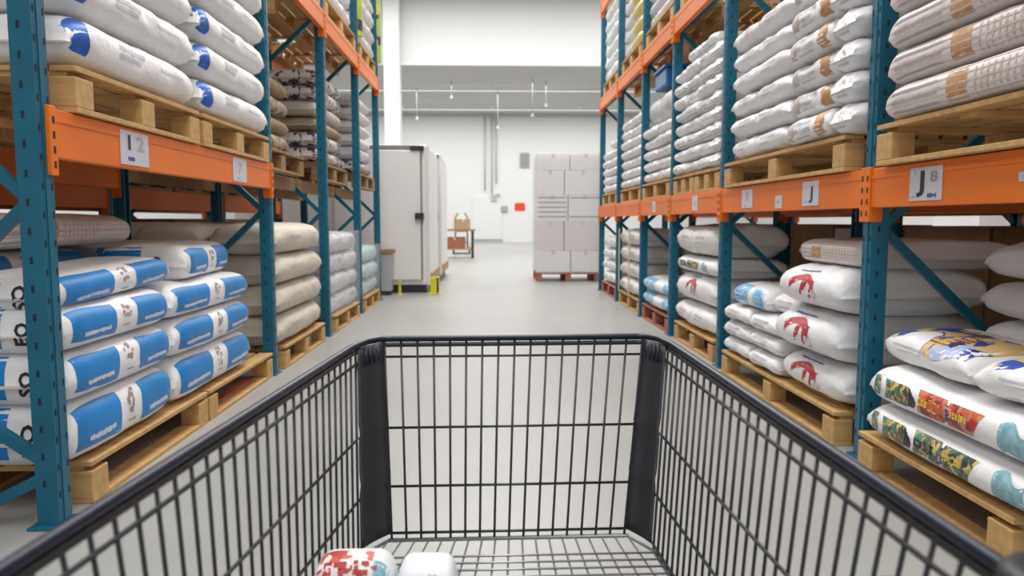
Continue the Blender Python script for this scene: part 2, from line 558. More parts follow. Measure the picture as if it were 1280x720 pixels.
# ------------------------------------------------------------------ pallets
PALLET_PROTO = {}
def make_pallet(L, W, mid, m_, H=0.17):
    """length L along local y, depth W along x, origin at base centre"""
    root = empty('wooden_pallet')
    bm = bmesh.new()
    n = 9
    sw = 0.095
    for k in range(n):
        x = -W / 2 + sw / 2 + (W - sw) * k / (n - 1)
        bbox(bm, x - sw / 2, x + sw / 2, -L / 2, L / 2, H - 0.02, H, 0, 0.002)
    obj('deck', mesh_from(bm, 'deck', [m_]), root)
    bmb = bmesh.new()
    bbox(bmb, -0.05, 0.05, -L / 2, L / 2, 0.0, 0.02, 0, 0.002)
    bottom = mesh_from(bmb, 'bottom_board', [m_])
    bmt = bmesh.new()
    bbox(bmt, -W / 2 + 0.04, W / 2 - 0.04, -0.05, 0.05, H - 0.04, H - 0.02, 0, 0.002)
    topb = mesh_from(bmt, 'stringer_board', [m_])
    bmk = bmesh.new()
    bbox(bmk, -0.05, 0.05, -0.06, 0.06, 0.02, H - 0.04, 0, 0.004)
    block = mesh_from(bmk, 'block', [m_])
    for x in (-W / 2 + 0.05, 0, W / 2 - 0.05):
        obj('bottom_board', bottom, root, (x, 0, 0))
        for y in (-L / 2 + 0.06, 0, L / 2 - 0.06):
            if y == 0 and x != 0 and not mid:
                continue
            obj('block', block, root, (x, y, 0))
    for y in (-L / 2 + 0.06, 0, L / 2 - 0.06):
        obj('stringer_board', topb, root, (0, y, 0))
    return root

def pallet(L, W, mid, m_, x, y, z, label, group):
    key = (L, W, mid, m_)
    if key in PALLET_PROTO:
        o = copy_tree(PALLET_PROTO[key])
    else:
        o = make_pallet(L, W, mid, m_)
        PALLET_PROTO[key] = o
    o.location = (x, y, z)
    tag(o, label, 'pallet', group)
    return o

# ------------------------------------------------------------------ sacks
def sgnpow(v, p):
    return math.copysign(abs(v) ** p, v)

class Sack:
    def __init__(s, L, W, H, seed, n=2.9, p=7.0, wr=1.0, flat=0.0):
        s.L, s.W, s.H, s.seed, s.n, s.p, s.wr = L, W, H, seed, n, p, wr
        # arc-length table at the middle : from mid side (+y) upwards over the top
        s.tab = [(0.0, 0.0)]
        prev = s.sec(0, 0.0)
        acc = 0
        for k in range(1, 181):
            a = PI * k / 180
            q = s.sec(0, a)
            acc += math.hypot(q[0] - prev[0], q[1] - prev[1])
            prev = q
            s.tab.append((acc, a))
        s.tabn = [(0.0, 0.0)]
        prev = s.sec(0, 0.0)
        acc = 0
        for k in range(1, 91):
            a = -PI / 2 * k / 90
            q = s.sec(0, a)
            acc += math.hypot(q[0] - prev[0], q[1] - prev[1])
            prev = q
            s.tabn.append((acc, a))
    def sec(s, u, a):
        au = abs(u)
        eh = max(0.0, 1 - au ** s.p) ** 0.40
        eh = max(eh, 0.07)
        ew = 1 - 0.10 * au ** 9
        n = s.n
        y = s.W / 2 * ew * sgnpow(math.cos(a), 2 / n)
        z = s.H / 2 * eh * sgnpow(math.sin(a), 2 / (n - 0.4))
        zc = s.H * (0.5 - 0.12 * (1 - eh))
        return y, z + zc
    def surf(s, u, a):
        y, z = s.sec(u, a)
        x = u * s.L / 2
        v = Vector((x * 3.2 + s.seed * 7.1, y * 5, z * 5))
        amp = 0.010 * s.wr
        d = noise.noise(v) * amp + noise.noise(v * 2.7) * amp * 0.55
        # gathers running in from the ends
        au = abs(u)
        g = max(0, (au - 0.72) / 0.28) ** 2
        d += g * 0.006 * s.wr * math.sin(a * 9 + s.seed + 2 * noise.noise(Vector((a * 2, s.seed, 0))))
        # transverse creases
        cr = noise.noise(Vector((x * 9 + s.seed, a * 1.2, s.seed * 2.0)))
        d += -max(0, cr - 0.25) * 0.02 * s.wr
        ny, nz = y, (z - s.H / 2)
        l = math.hypot(ny / s.W, nz / s.H) + 1e-6
        ny, nz = (ny / s.W) / l, (nz / s.H) / l
        if nz < -0.7:
            d *= 0.15
        d = d * min(1.0, s.H / 0.16)
        return Vector((x, y + ny * d, max(0.0, z + nz * d)))
    def ang(s, t):
        tb = s.tab if t >= 0 else s.tabn
        t = abs(t)
        for k in range(1, len(tb)):
            if tb[k][0] >= t:
                f = (t - tb[k - 1][0]) / max(1e-9, tb[k][0] - tb[k - 1][0])
                return tb[k - 1][1] + f * (tb[k][1] - tb[k - 1][1])
        return tb[-1][1]
    def build(s, prints, mats, NU=34, NA=36):
        bm = bmesh.new()
        us = [math.copysign(1 - (1 - abs(t)) ** 2.0, t) * 0.6 + 0.4 * t for t in (-1 + 2 * i / NU for i in range(NU + 1))]
        us = us[:1] + [-0.992, -0.975] + us[1:-1] + [0.975, 0.992] + us[-1:]
        us = sorted(set(us))
        NU = len(us) - 1
        rings = []
        for u in us:
            rings.append([bm.verts.new(s.surf(u, 2 * PI * k / NA)) for k in range(NA)])
        for i in range(NU):
            for k in range(NA):
                f = bm.faces.new((rings[i][k], rings[i + 1][k], rings[i + 1][(k + 1) % NA], rings[i][(k + 1) % NA]))
                f.smooth = True
        for R_, e in ((rings[0], -1), (rings[-1], 1)):
            # sewn seam lip
            zc = s.H * (0.5 - 0.12 * 0.93)
            lip = []
            for v in R_:
                c = v.co
                lip.append(bm.verts.new((c.x + e * 0.007, c.y * 0.985, zc + (c.z - zc) * 0.5)))
            for k in range(NA):
                q = (R_[k], R_[(k + 1) % NA], lip[(k + 1) % NA], lip[k])
                f = bm.faces.new(q)
                f.smooth = True
                f.material_index = 1
            f = bm.faces.new(lip)
            f.material_index = 1
        bmesh.ops.recalc_face_normals(bm, faces=bm.faces)
        bvh = BVHTree.FromBMesh(bm)
        s.bm, s.bvh = bm, bvh
        for fn in prints:
            fn(s)
        me = bpy.data.meshes.new('sack')
        bm.to_mesh(me)
        bm.free()
        for k in mats:
            me.materials.append(M[k])
        return me
    # --- projecting printed marks onto the cloth : r = reading coordinate (m, = -x), t = arc height from mid side
    def hit_side(s, r, t, off):
        u = max(-0.995, min(0.995, -r / (s.L / 2)))
        a = s.ang(t)
        p = s.surf(u, a)
        y, z = s.sec(u, a)
        c = Vector((p.x, 0, s.H * 0.5))
        d = (p - c)
        d.y /= (s.W ** 2)
        d.z /= (s.H ** 2)
        d.x = 0
        d.normalize()
        h = s.bvh.ray_cast(p + d * 0.04, -d, 0.09)
        q = h[0] if h[0] else p
        return q + d * off
    def hit_end(s, r, t, off, e=1):
        """near end (local +x if e=1) ; r to the reader's right (= +y), t up from mid height"""
        o = Vector((e * (s.L / 2 + 0.1), r * e, s.H / 2 + t))
        h = s.bvh.ray_cast(o, Vector((-e, 0, 0)), 0.6)
        q = h[0] if h[0] else Vector((e * s.L / 2, r * e, s.H / 2 + t))
        return q + Vector((e * off, 0, 0))
    def hit_top(s, r, t, off):
        """top face ; r = -x, t = distance from the aisle edge inwards"""
        o = Vector((-r, s.W / 2 - t, s.H + 0.1))
        h = s.bvh.ray_cast(o, Vector((0, 0, -1)), 0.5)
        q = h[0] if h[0] else Vector((-r, s.W / 2 - t, s.H))
        return q + Vector((0, 0, off))
    def patch(s, r0, r1, t0, t1, mi, hit='side', off=0.0016, shape=None, nr=None, ntt=None, e=1):
        nr = nr or max(2, int(abs(r1 - r0) / 0.022))
        ntt = ntt or max(2, int(abs(t1 - t0) / 0.018))
        f_ = {'side': s.hit_side, 'end': s.hit_end, 'top': s.hit_top}[hit]
        g = []
        for i in range(nr + 1):
            row = []
            for j in range(ntt + 1):
                a, b_ = i / nr, j / ntt
                r_, t_ = r0 + (r1 - r0) * a, t0 + (t1 - t0) * b_
                if shape:
                    r_, t_ = shape(a, b_, r_, t_)
                row.append(s.bm.verts.new(f_(r_, t_, off) if hit != 'end' else f_(r_, t_, off, e)))
            g.append(row)
        for i in range(nr):
            for j in range(ntt):
                f = s.bm.faces.new((g[i][j], g[i + 1][j], g[i + 1][j + 1], g[i][j + 1]))
                f.material_index = mi
                f.smooth = True
    def text(s, txt, r, t, size, mi, hit='side', off=0.0026, rot=0.0, e=1, sx=1.0):
        vs, fs = text_tris(txt, size)
        c, q = math.cos(rot), math.sin(rot)
        f_ = {'side': s.hit_side, 'end': s.hit_end, 'top': s.hit_top}[hit]
        nv = []
        for px, py in vs:
            px *= sx
            a, b_ = r + px * c - py * q, t + px * q + py * c
            nv.append(s.bm.verts.new(f_(a, b_, off) if hit != 'end' else f_(a, b_, off, e)))
        for f in fs:
            ff = s.bm.faces.new([nv[i] for i in f])
            ff.material_index = mi
    def marks(s, r0, r1, t, h, mi, rnd, hit='side', slope=0.0, off=0.0026, fill=0.7, e=1):
        """a line of small letter-like strokes"""
        x = r0
        while x < r1:
            w_ = h * (0.25 + 0.35 * rnd.random())
            hh = h * (0.6 + 0.5 * rnd.random())
            tt = t + slope * (x - r0) + (rnd.random() - 0.5) * h * 0.15
            s.patch(x, min(r1, x + w_), tt - hh / 2, tt + hh / 2, mi, hit, off, nr=1, ntt=1, e=e)
            x += w_ / fill
    def blob(s, r, t, rr, mi, rnd, hit='side', off=0.0026, n=9, e=1):
        """sketchy round emblem : arcs of short strokes"""
        for k in range(n):
            a = 2 * PI * k / n + rnd.random()
            q = rr * (0.35 + 0.65 * rnd.random())
            cx, cy_ = r + math.cos(a) * q, t + math.sin(a) * q
            w_ = rr * (0.10 + 0.2 * rnd.random())
            h_ = rr * (0.08 + 0.16 * rnd.random())
            s.patch(cx - w_, cx + w_, cy_ - h_, cy_ + h_, mi, hit, off, nr=1, ntt=1, e=e)

MATS = {}
def P_blue(rnd, far=False):
    def fn(s):
        L = s.L
        segs = [(-L / 2 + 0.045, -L / 2 + 0.40 * L), (L / 2 - 0.40 * L, L / 2 - 0.045)]
        def shp(a, b_, r_, t_):
            # rounded print edges
            k = (2 * a - 1)
            return r_ , t_ + 0.006 * math.sin(3 * a + s.seed)
        for a, b_ in segs:
            s.patch(a, b_, -0.06, 0.080, 2, shape=shp, nr=14, ntt=12)
            s.marks(a + 0.07, b_ - 0.05, -0.028, 0.017, 3, rnd, slope=0.02, fill=0.85)
        s.blob(0.0, 0.03, 0.04, 4, rnd, n=11)
        s.marks(-0.03, 0.03, -0.035, 0.008, 4, rnd)
        # near end : blue edge and letters reading upwards
        s.patch(-s.W * 0.5 * 0.85, s.W * 0.5 * 0.02, -s.H * 0.34, s.H * 0.42, 2, 'end', e=1)
        s.text(['RO', 'EO', 'SP'][s.seed % 3] if s.seed % 3 != 2 else 'SO', s.W * 0.5 * 0.34, -0.01, 0.070, 5, 'end', rot=PI / 2, e=1)
    return fn, ['white_sack', 'seam', 'blue_print', 'white_print', 'brown_print', 'black_print']

def P_tape(rnd):
    def fn(s):
        L = s.L
        # reading coordinate r=-x ; near end of a left rack sack is +x -> r negative
        s.patch(-L / 2 + 0.008, -L / 2 + 0.105, -0.06, 0.10, 2, nr=5, ntt=10, shape=lambda a, b_, r_, t_: (r_ + 0.006 * math.sin(9 * b_), t_))
        s.marks(-L * 0.22, -L * 0.02, 0.03, 0.026, 3, rnd, slope=0.0, fill=0.8)
        s.marks(-L * 0.22, -L * 0.05, 0.00, 0.022, 3, rnd, fill=0.8)
        s.marks(L * 0.10, L * 0.32, 0.01, 0.012, 3, rnd)
    return fn, ['white_sack', 'seam', 'tape_blue', 'faint_print']

def P_plain(rnd, base='white_sack'):
    def fn(s):
        L = s.L
        for k in range(2):
            r0 = -L * 0.35 + L * 0.4 * k + rnd.random() * 0.05
            s.marks(r0, r0 + L * 0.22, 0.02, 0.02, 2, rnd)
            s.marks(r0, r0 + L * 0.15, -0.01, 0.012, 2, rnd)
        s.blob(0, 0.02, 0.03, 2, rnd)
    return fn, [base, 'seam', 'faint_print']

def P_beige(rnd):
    def fn(s):
        L = s.L
        s.marks(-L * 0.3, -L * 0.05, 0.01, 0.03, 2, rnd, fill=0.6)
        s.blob(L * 0.25, 0.01, 0.035, 2, rnd)
    return fn, ['beige_sack', 'seam', 'faint_print']

def P_orange(rnd, near=True):
    def fn(s):
        L = s.L
        # right rack : near end is local -x -> r positive
        s.patch(L / 2 - 0.12, L / 2 - 0.03, -0.06, 0.07, 2, nr=5, ntt=8, shape=lambda a, b_, r_, t_: (r_ + 0.01 * math.sin(14 * b_ + s.seed), t_))
        s.patch(-L / 2 + 0.03, -L / 2 + 0.12, -0.05, 0.055, 3, nr=5, ntt=6)
        s.marks(-L * 0.3, L * 0.15, 0.03, 0.018, 4, rnd, fill=0.8)
        s.marks(-L * 0.3, L * 0.15, -0.01, 0.024, 4, rnd, fill=0.6)
        s.marks(-L * 0.2, L * 0.1, -0.04, 0.012, 4, rnd)
    return fn, ['white_sack', 'seam', 'orange_print', 'mauve_print', 'faint_print', 'grey_print']

def P_pink(rnd):
    def fn(s):
        L = s.L
        for k in range(5):
            t = -0.05 + k * 0.024
            s.patch(-L / 2 + 0.03, L / 2 - 0.03, t, t + 0.0035, 2, nr=30, ntt=1)
        for k in range(3):
            t = -0.045 + k * 0.035
            s.marks(-L * 0.44, -L * 0.17, t, 0.010, 4, rnd, fill=0.85)
        s.patch(-0.15, -0.04, -0.055, 0.05, 3, nr=4, ntt=6)
        for k in range(9):
            s.patch(k * 0.032, 0.010 + k * 0.032, -0.055, 0.05, 2, nr=1, ntt=5)
    return fn, ['pink_sack', 'seam', 'mauve_print', 'orange_print', 'grey_print']

def P_red(rnd):
    def fn(s):
        L = s.L
        def arc(a, b_, r_, t_):
            return r_, t_ - 0.05 * (2 * a - 1) ** 2
        t0 = 0.035
        s.patch(-0.17, 0.13, t0, t0 + 0.045, 2, nr=16, ntt=3, shape=arc)
        for k, (r_, l_) in enumerate(((-0.13, 0.03), (-0.02, 0.075), (0.01, 0.05), (0.07, 0.085), (0.11, 0.04))):
            s.patch(r_ - 0.012, r_ + 0.012, t0 - l_, t0 + 0.005, 2, nr=2, ntt=5, shape=lambda a, b_, r2, t2: (r2 + 0.03 * (b_ - 0.5), t2))
        s.marks(-0.15, 0.10, t0 + 0.07, 0.014, 4, rnd)
        s.blob(0.13, -0.03, 0.035, 3, rnd)
    return fn, ['white_sack', 'seam', 'red_print', 'faint_print', 'dark_blue_print']

def P_pasta(rnd, second='pic_field'):
    def fn(s):
        L = s.L
        # far end is local +x (r negative) on the right rack
        e = -L / 2 + 0.05
        def slant(a, b_, r_, t_):
            return r_ + 0.02 * math.sin(PI * b_) + 0.008 * math.sin(20 * a), t_
        s.patch(e, e + 0.05, -0.035, 0.045, 2, nr=4, ntt=6, shape=slant)
        s.marks(e + 0.055, e + 0.085, 0.005, 0.08, 3, rnd)
        s.patch(e + 0.10, e + 0.26, -0.035, 0.040, 2, nr=10, ntt=6, shape=slant)
        for k in range(3):
            s.patch(e + 0.265 + k * 0.016, e + 0.273 + k * 0.016, -0.03, 0.035 - k * 0.01, 4, nr=1, ntt=5, shape=slant)
        q = e + 0.33
        s.patch(q, q + 0.16, -0.04, 0.05, 5, nr=9, ntt=6, shape=slant)
        s.marks(q + 0.02, q + 0.14, 0.005, 0.035, 4 if second == 'pic_field' else 7, rnd)
        s.patch(q + 0.165, q + 0.185, -0.03, 0.03, 6, nr=1, ntt=4, shape=slant)
        s.patch(q + 0.19, q + 0.33, -0.04, 0.045, 5, nr=8, ntt=6, shape=lambda a, b_, r_, t_: (r_ + 0.05 * b_ * a, t_))
        s.marks(q + 0.20, q + 0.30, 0.005, 0.025, 7, rnd)
        s.marks(q + 0.05, q + 0.30, -0.055, 0.008, 8, rnd)
        s.patch(q + 0.46, q + 0.60, -0.06, 0.04, 9, nr=8, ntt=8, shape=lambda a, b_, r_, t_: (r_, t_ + 0.02 * math.sin(6 * a)))
    return fn, ['white_sack', 'seam', 'pic_field', 'white_print', 'black_print', second, 'dark_blue_print', 'yellow_print', 'faint_print', 'teal_print']

def P_picture(rnd):
    def fn(s):
        L = s.L
        s.patch(-L * 0.38, L * 0.46, 0.03, 0.30, 2, nr=20, ntt=12, shape=lambda a, b_, r_, t_: (r_, t_ + 0.03 * math.sin(7 * a)))
        s.patch(0.0, 0.20, 0.07, 0.24, 3, nr=8, ntt=6)
        # white arch over the picture
        s.patch(-0.17, 0.03, 0.0, 0.16, 0, nr=12, ntt=8, off=0.003, shape=lambda a, b_, r_, t_: (r_, t_ * (0.35 + 0.65 * math.sin(PI * min(1, max(0, a))))))
        s.marks(-L * 0.30, L * 0.1, 0.012, 0.009, 4, rnd, off=0.0045)
    return fn, ['white_sack', 'seam', 'pic_blue', 'pic_dark', 'faint_print']

def P_cyan(rnd):
    def fn(s):
        L = s.L
        s.patch(-L / 2 + 0.04, 0.02, -0.05, 0.10, 2, nr=10, ntt=8)
        s.marks(-L / 2 + 0.08, -0.02, 0.02, 0.05, 3, rnd)
        s.patch(L / 2 - 0.2, L / 2 - 0.03, -0.06, 0.06, 2, nr=6, ntt=6)
        s.marks(L / 2 - 0.18, L / 2 - 0.05, 0.0, 0.03, 3, rnd)
        s.patch(s.W * 0.15, s.W * 0.4, -0.04, 0.05, 2, 'end', e=-1)
    return fn, ['white_sack', 'seam', 'cyan_print', 'white_print']

def P_small(rnd):
    def fn(s):
        L = s.L
        s.patch(-L / 2 + 0.02, L / 2 - 0.02, -0.052, -0.042, 2, nr=14, ntt=1)
        s.marks(-L * 0.3, L * 0.2, 0.02, 0.014, 3, rnd)
        s.marks(-L * 0.3, L * 0.1, -0.015, 0.012, 3, rnd)
    return fn, ['white_sack', 'seam', 'teal_print', 'faint_print']

def P_yellow(rnd):
    def fn(s):
        s.patch(-s.W * 0.42, s.W * 0.42, -s.H * 0.38, s.H * 0.36, 2, 'end', e=-1)
        s.patch(s.L / 2 - 0.62, s.L / 2 - 0.04, -0.08, 0.09, 2)
        s.marks(-s.L * 0.35, s.L * 0.35, 0.02, 0.03, 3, rnd)
    return fn, ['warm_sack', 'seam', 'yellow_print', 'mauve_print']

def P_redwhite(rnd):
    def fn(s):
        s.marks(-s.L * 0.4, s.L * 0.4, 0.02, 0.05, 2, rnd, fill=0.5)
        s.marks(-s.W * 0.35, s.W * 0.35, 0.0, 0.05, 2, rnd, 'end', e=-1, fill=0.6)
    return fn, ['warm_sack', 'seam', 'red_print']

def P_round(rnd):
    def fn(s):
        s.blob(0.0, 0.0, 0.026, 2, rnd, 'end', e=-1)
        s.marks(-0.05, 0.05, -0.04, 0.010, 2, rnd, 'end', e=-1)
        s.marks(-s.L * 0.3, s.L * 0.3, 0.0, 0.02, 2, rnd)
    return fn, ['white_sack', 'seam', 'faint_print']

def P_none(base):
    def g(rnd):
        def fn(s):
            pass
        return fn, [base, 'seam']
    return g

KINDS = {
    'roundend': P_round,
    'blue': P_blue, 'tape': P_tape, 'plain': P_plain, 'beige': P_beige, 'orange': P_orange, 'pink': P_pink, 'red': P_red,
    'pasta': P_pasta, 'pastared': lambda r_: P_pasta(r_, 'pic_red'), 'picture': P_picture, 'cyan': P_cyan, 'small': P_small, 'yellow': P_yellow,
    'redwhite': P_redwhite, 'tan': P_none('tan_sack'), 'speck': P_none('speck_sack'), 'specktan': P_none('speck_tan'),
    'lilac': lambda r_: P_plain(r_, 'lilac_sack'), 'aqua': P_none('aqua_sack'), 'grey': P_none('grey_sack'),
    'warm': lambda r_: P_plain(r_, 'warm_sack'),
}
SHAPE = {  # n, p, wrinkle
    'roundend': (2.4, 14, 1.1),
    'blue': (3.6, 14, 0.6), 'tape': (3.2, 13, 1.1), 'beige': (3.1, 13, 1.1), 'orange': (3.2, 16, 1.7), 'pink': (4.2, 22, 0.6), 'red': (3.0, 8, 1.3),
    'pasta': (3.0, 18, 0.6), 'pastared': (3.0, 18, 0.6), 'picture': (2.9, 7, 1.4), 'small': (2.9, 12, 1.8), 'cyan': (3.0, 9, 1.2), 'lilac': (3.6, 16, 1.6), 'aqua': (3.6, 16, 1.3), 'plain': (2.9, 13, 1.8), 'warm': (2.9, 12, 1.8), 'grey': (2.9, 9, 1.8), 'speck': (3.2, 14, 1.6), 'specktan': (3.2, 14, 1.6),
}
CACHE = {}
def sack_mesh(kind, L, W, H, seed):
    key = (kind, L, W, H, seed)
    if key not in CACHE:
        rnd = random.Random(hash((len(kind), int(L * 100), seed)) & 0xffff)
        n, p, wr = SHAPE.get(kind, (2.7, 8, 1.1))
        fn, mats = KINDS[kind](rnd)
        s = Sack(L, W, H, seed, n, p, wr)
        CACHE[key] = s.build([fn], mats)
    return CACHE[key]

ORD = ['bottom', 'second', 'third', 'fourth', 'fifth', 'sixth', 'seventh', 'eighth', 'ninth']
RJ = random.Random(11)
def sack(kind, L, W, H, x, y, z, side, label, group, seed=0, hs=None, dz=0.0, tilt=0.0, rot=0.0, tiltx=0.0, name='sack'):
    """side +1 = left rack (face looks +x), -1 = right rack. hs = actual height"""
    me = sack_mesh(kind, L, W, H, seed)
    rz = -PI / 2 if side > 0 else PI / 2
    o = obj(name, me, None, (x, y, z + dz), rz + rot)
    o.rotation_euler = (tiltx, tilt, rz + rot)
    o.scale = (1, 1, (hs or H) / H * 1.07)
    tag(o, label, 'sack', group)
    return o

def stack(kind, what, where, L, W, H, n, y0, xface, z0, side, group, rows=1, cols=1, seed0=0, jit=0.006, ngap=0.0, rowgap=0.02, kinds=None, hs=None, rown=None):
    """cols along the aisle (y), rows into the rack ; layers n (int or list per column)"""
    made = 0
    for r_ in range(rows):
        for c in range(cols):
            nn = n if isinstance(n, int) else n[c]
            if r_ > 0 and rown is not None:
                nn = rown
            z = z0
            for k in range(nn):
                h = hs[k] if hs else H
                x = xface - side * (W / 2 + r_ * (W + rowgap)) + RJ.uniform(-jit, jit)
                y = y0 + L / 2 + 0.015 + c * (L + 0.03 + ngap) + RJ.uniform(-jit, jit) * 0.5
                lab = what + ', ' + (ORD[k] + ' layer' if k < nn - 1 or nn == 1 and False else 'top layer' if nn > 1 else 'single layer')
                if cols > 1:
                    lab += ', ' + (['nearer', 'farther'] if cols == 2 else ['nearest', 'middle', 'farthest'])[c] + ' one'
                if rows > 1:
                    lab += ', ' + ('aisle edge' if r_ == 0 else 'deeper in')
                lab += ', ' + where
                kd = kinds[k] if kinds else kind
                sack(kd, L, W, H, x, y, z, side, lab, group, seed=(seed0 + k * 2 + c + r_) % 3, hs=h if hs else None)
                z += h
                made += 1
    return made
SETTING_END = 1

# ================================================================== LEFT RACK
PW = 1.04
LPX = LX - PW / 2            # pallet centre x
g = 'pallets on the floor under the left rack'
pallet(1.17, PW, False, 'wood', LPX, 3.41, 0, 'light wood pallet under blue-panelled sacks, beside the nearest left post', g)
pallet(1.17, PW, False, 'wood', LPX, 4.61, 0, 'light wood pallet under the far end of the blue-panelled sacks', g)
pallet(1.30, PW, True, 'wood', LPX + 0.02, 6.10, 0, 'wood pallet under the beige sacks in the left rack', g)
pallet(1.30, PW, True, 'wood', LPX + 0.02, 7.88, 0, 'wood pallet under the wrapped lilac-white sacks', g)
pallet(1.20, PW, True, 'wood', LPX + 0.02, 9.50, 0, 'wood pallet under the pale aqua wrapped sacks', g)

gb = 'blue-panelled white sacks on the left floor pallets'
hsb = [0.235, 0.195, 0.175]
stack('blue', 'white sack with two blue panels', 'on left floor pallet', 0.89, 0.50, 0.195, 3, 2.70, LX + 0.0, 0.17, +1, gb, hs=hsb, seed0=0)
stack('blue', 'white sack with two blue panels', 'beyond the first blue stack', 1.14, 0.50, 0.195, 3, 3.63, LX + 0.0, 0.17, +1, gb, hs=hsb, seed0=1)
# second row, deeper, taller
for k in range(4):
    for c, (yy, LL) in enumerate(((2.80, 1.12), (3.96, 1.12))):
        sack('blue', LL, 0.48, 0.19, LX - 0.50 - 0.27, yy + LL / 2, 0.17 + k * 0.20, +1,
             'blue-panelled sack deeper in the left rack, %s layer, %s stack' % (ORD[k], ['nearer', 'farther'][c]), gb, seed=(k + c) % 3)
sack('blue', 1.02, 0.46, 0.13, LX - 0.27, 3.24, 0.775, +1, 'flat slumped blue-panelled sack on top of the near stack', gb, seed=2, tilt=0.035, rot=0.03)
sack('blue', 0.86, 0.50, 0.19, LX - 0.32, 4.30, 0.775, +1, 'puffed blue-panelled sack lying on top of the farther stack', gb, seed=1, rot=0.10)
sack('pink', 1.25, 0.70, 0.15, LX - 0.75, 3.45, 0.975, +1, 'pinkish film-wrapped sack lying deep on the near blue stack', gb, seed=0, rot=-0.05)
bm = bmesh.new()
tube(bm, [(LX - 0.45 - 0.03 * k, 3.95 + 0.0 * k, 0.90 + 0.18 * math.sin(k / 8 * PI)) for k in range(9)], 0.01)
bm.free()

gbe = 'beige sacks in the left rack'
stack('beige', 'beige sack', 'behind the second left post', 1.36, 0.52, 0.225, 4, 5.34, LX + 0.02, 0.17, +1, gbe, rows=2, seed0=0)
gl = 'lilac-white wrapped sacks in the left rack'
stack('lilac', 'shiny lilac-white sack', 'behind the third left post', 0.66, 0.52, 0.20, [4, 4], 7.16, LX + 0.0, 0.17, +1, gl, cols=2, rows=2, seed0=1)
ga = 'pale aqua sacks in the left rack'
stack('aqua', 'pale aqua wrapped sack', 'behind the fourth left post', 1.16, 0.52, 0.20, 3, 8.92, LX - 0.0, 0.17, +1, ga, rows=2, seed0=1)

def film(x0, x1, y0, y1, z0, z1, label):
    """crumpled stretch film around a load : open shell with thickness"""
    bm = bmesh.new()
    n = 10
    per = []
    pts = []
    def lerp(a, b_, t):
        return a + (b_ - a) * t
    cs = [(x0, y0), (x1, y0), (x1, y1), (x0, y1)]
    for i in range(4):
        a, b_ = cs[i], cs[(i + 1) % 4]
        for k in range(n):
            pts.append((lerp(a[0], b_[0], k / n), lerp(a[1], b_[1], k / n)))
    cx, cy_ = (x0 + x1) / 2, (y0 + y1) / 2
    rings = []
    nz = 14
    for j in range(nz + 1):
        z = lerp(z0, z1, j / nz)
        row = []
        for (px, py) in pts:
            d = noise.noise(Vector((px * 4, py * 4, z * 5))) * 0.012 + 0.012
            dx, dy = px - cx, py - cy_
            l = math.hypot(dx, dy)
            row.append(bm.verts.new((px + dx / l * d, py + dy / l * d, z)))
        rings.append(row)
    N = len(pts)
    for j in range(nz):
        for k in range(N):
            f = bm.faces.new((rings[j][k], rings[j][(k + 1) % N], rings[j + 1][(k + 1) % N], rings[j + 1][k]))
            f.smooth = True
    me = mesh_from(bm, 'stretch_wrap', ['stretch_film'])
    o = obj('stretch_wrap', me)
    md = o.modifiers.new('t', 'SOLIDIFY')
    md.thickness = 0.001
    tag(o, label, 'plastic wrap', 'stretch wrap around pallet loads')
    return o
film(LX - 1.09, LX + 0.01, 7.13, 8.60, 0.18, 0.99, 'clear stretch wrap around the lilac-white sacks')
film(LX - 1.09, LX + 0.01, 8.90, 10.14, 0.18, 0.79, 'clear stretch wrap around the pale aqua sacks')

box = box_obj('floor_tape', LX - 0.16, LX - 0.04, 4.05, 5.2, 0.0, 0.002, 'sign_red')
tag(box, 'worn red tape strip on the floor under the second left pallet', 'floor tape')

# upper shelf, near bay
g = 'pallets on the lower beams of the left rack'
pallet(1.15, PW, True, 'wood', LPX + 0.03, 3.375, LZ1, 'light wood pallet on left beam under the nearer sacks', g)
pallet(1.15, PW, True, 'wood', LPX + 0.03, 4.58, LZ1, 'light wood pallet on left beam under the farther sacks', g)
gt = 'white sacks with blue end tape on the left beam'
zt = LZ1 + 0.17
stack('tape', 'white sack with blue tape', 'on left beam pallet', 1.15, 0.50, 0.20, 5, 2.78, LX + 0.04, zt, +1, gt, seed0=0, rows=2)
stack('tape', 'white blue-taped sack', 'second pallet on left beam', 1.14, 0.50, 0.193, 6, 3.99, LX + 0.04, zt, +1, gt, seed0=1, rows=2)

# upper shelf, bay two to four
pallet(1.30, 0.9, True, 'wood_dark', LX - 0.60, 6.15, LZ1, 'brown pallet on left shelf under tan speckled sacks', g)
pallet(1.30, 0.9, True, 'wood_dark', LX - 0.55, 7.92, LZ1, 'brown pallet on left shelf under black and white sacks', g)
pallet(1.15, 0.98, True, 'wood_dark', LX - 0.52, 9.52, LZ1, 'brown pallet on last left shelf under white red-lettered sacks', g)
gk = 'tan and brown speckled sacks on the left shelf'
stack('specktan', 'brown speckled sack', 'left shelf behind second post', 1.25, 0.55, 0.16, 4, 5.52, LX - 0.25, zt, +1, gk, kinds=['specktan', 'tan', 'specktan', 'tan'], seed0=0)
stack('speck', 'dark speckled sack', 'left shelf behind third post', 1.22, 0.55, 0.15, 6, 7.30, LX - 0.13, zt, +1, gk, kinds=['speck', 'speck', 'tan', 'beige', 'speck', 'speck'], seed0=1)
stack('redwhite', 'white sack with dark red letters', 'last left shelf', 1.10, 0.60, 0.16, 6, 8.95, LX - 0.06, zt, +1, gk, kinds=['speck', 'lilac', 'warm', 'redwhite', 'redwhite', 'warm'], seed0=1)

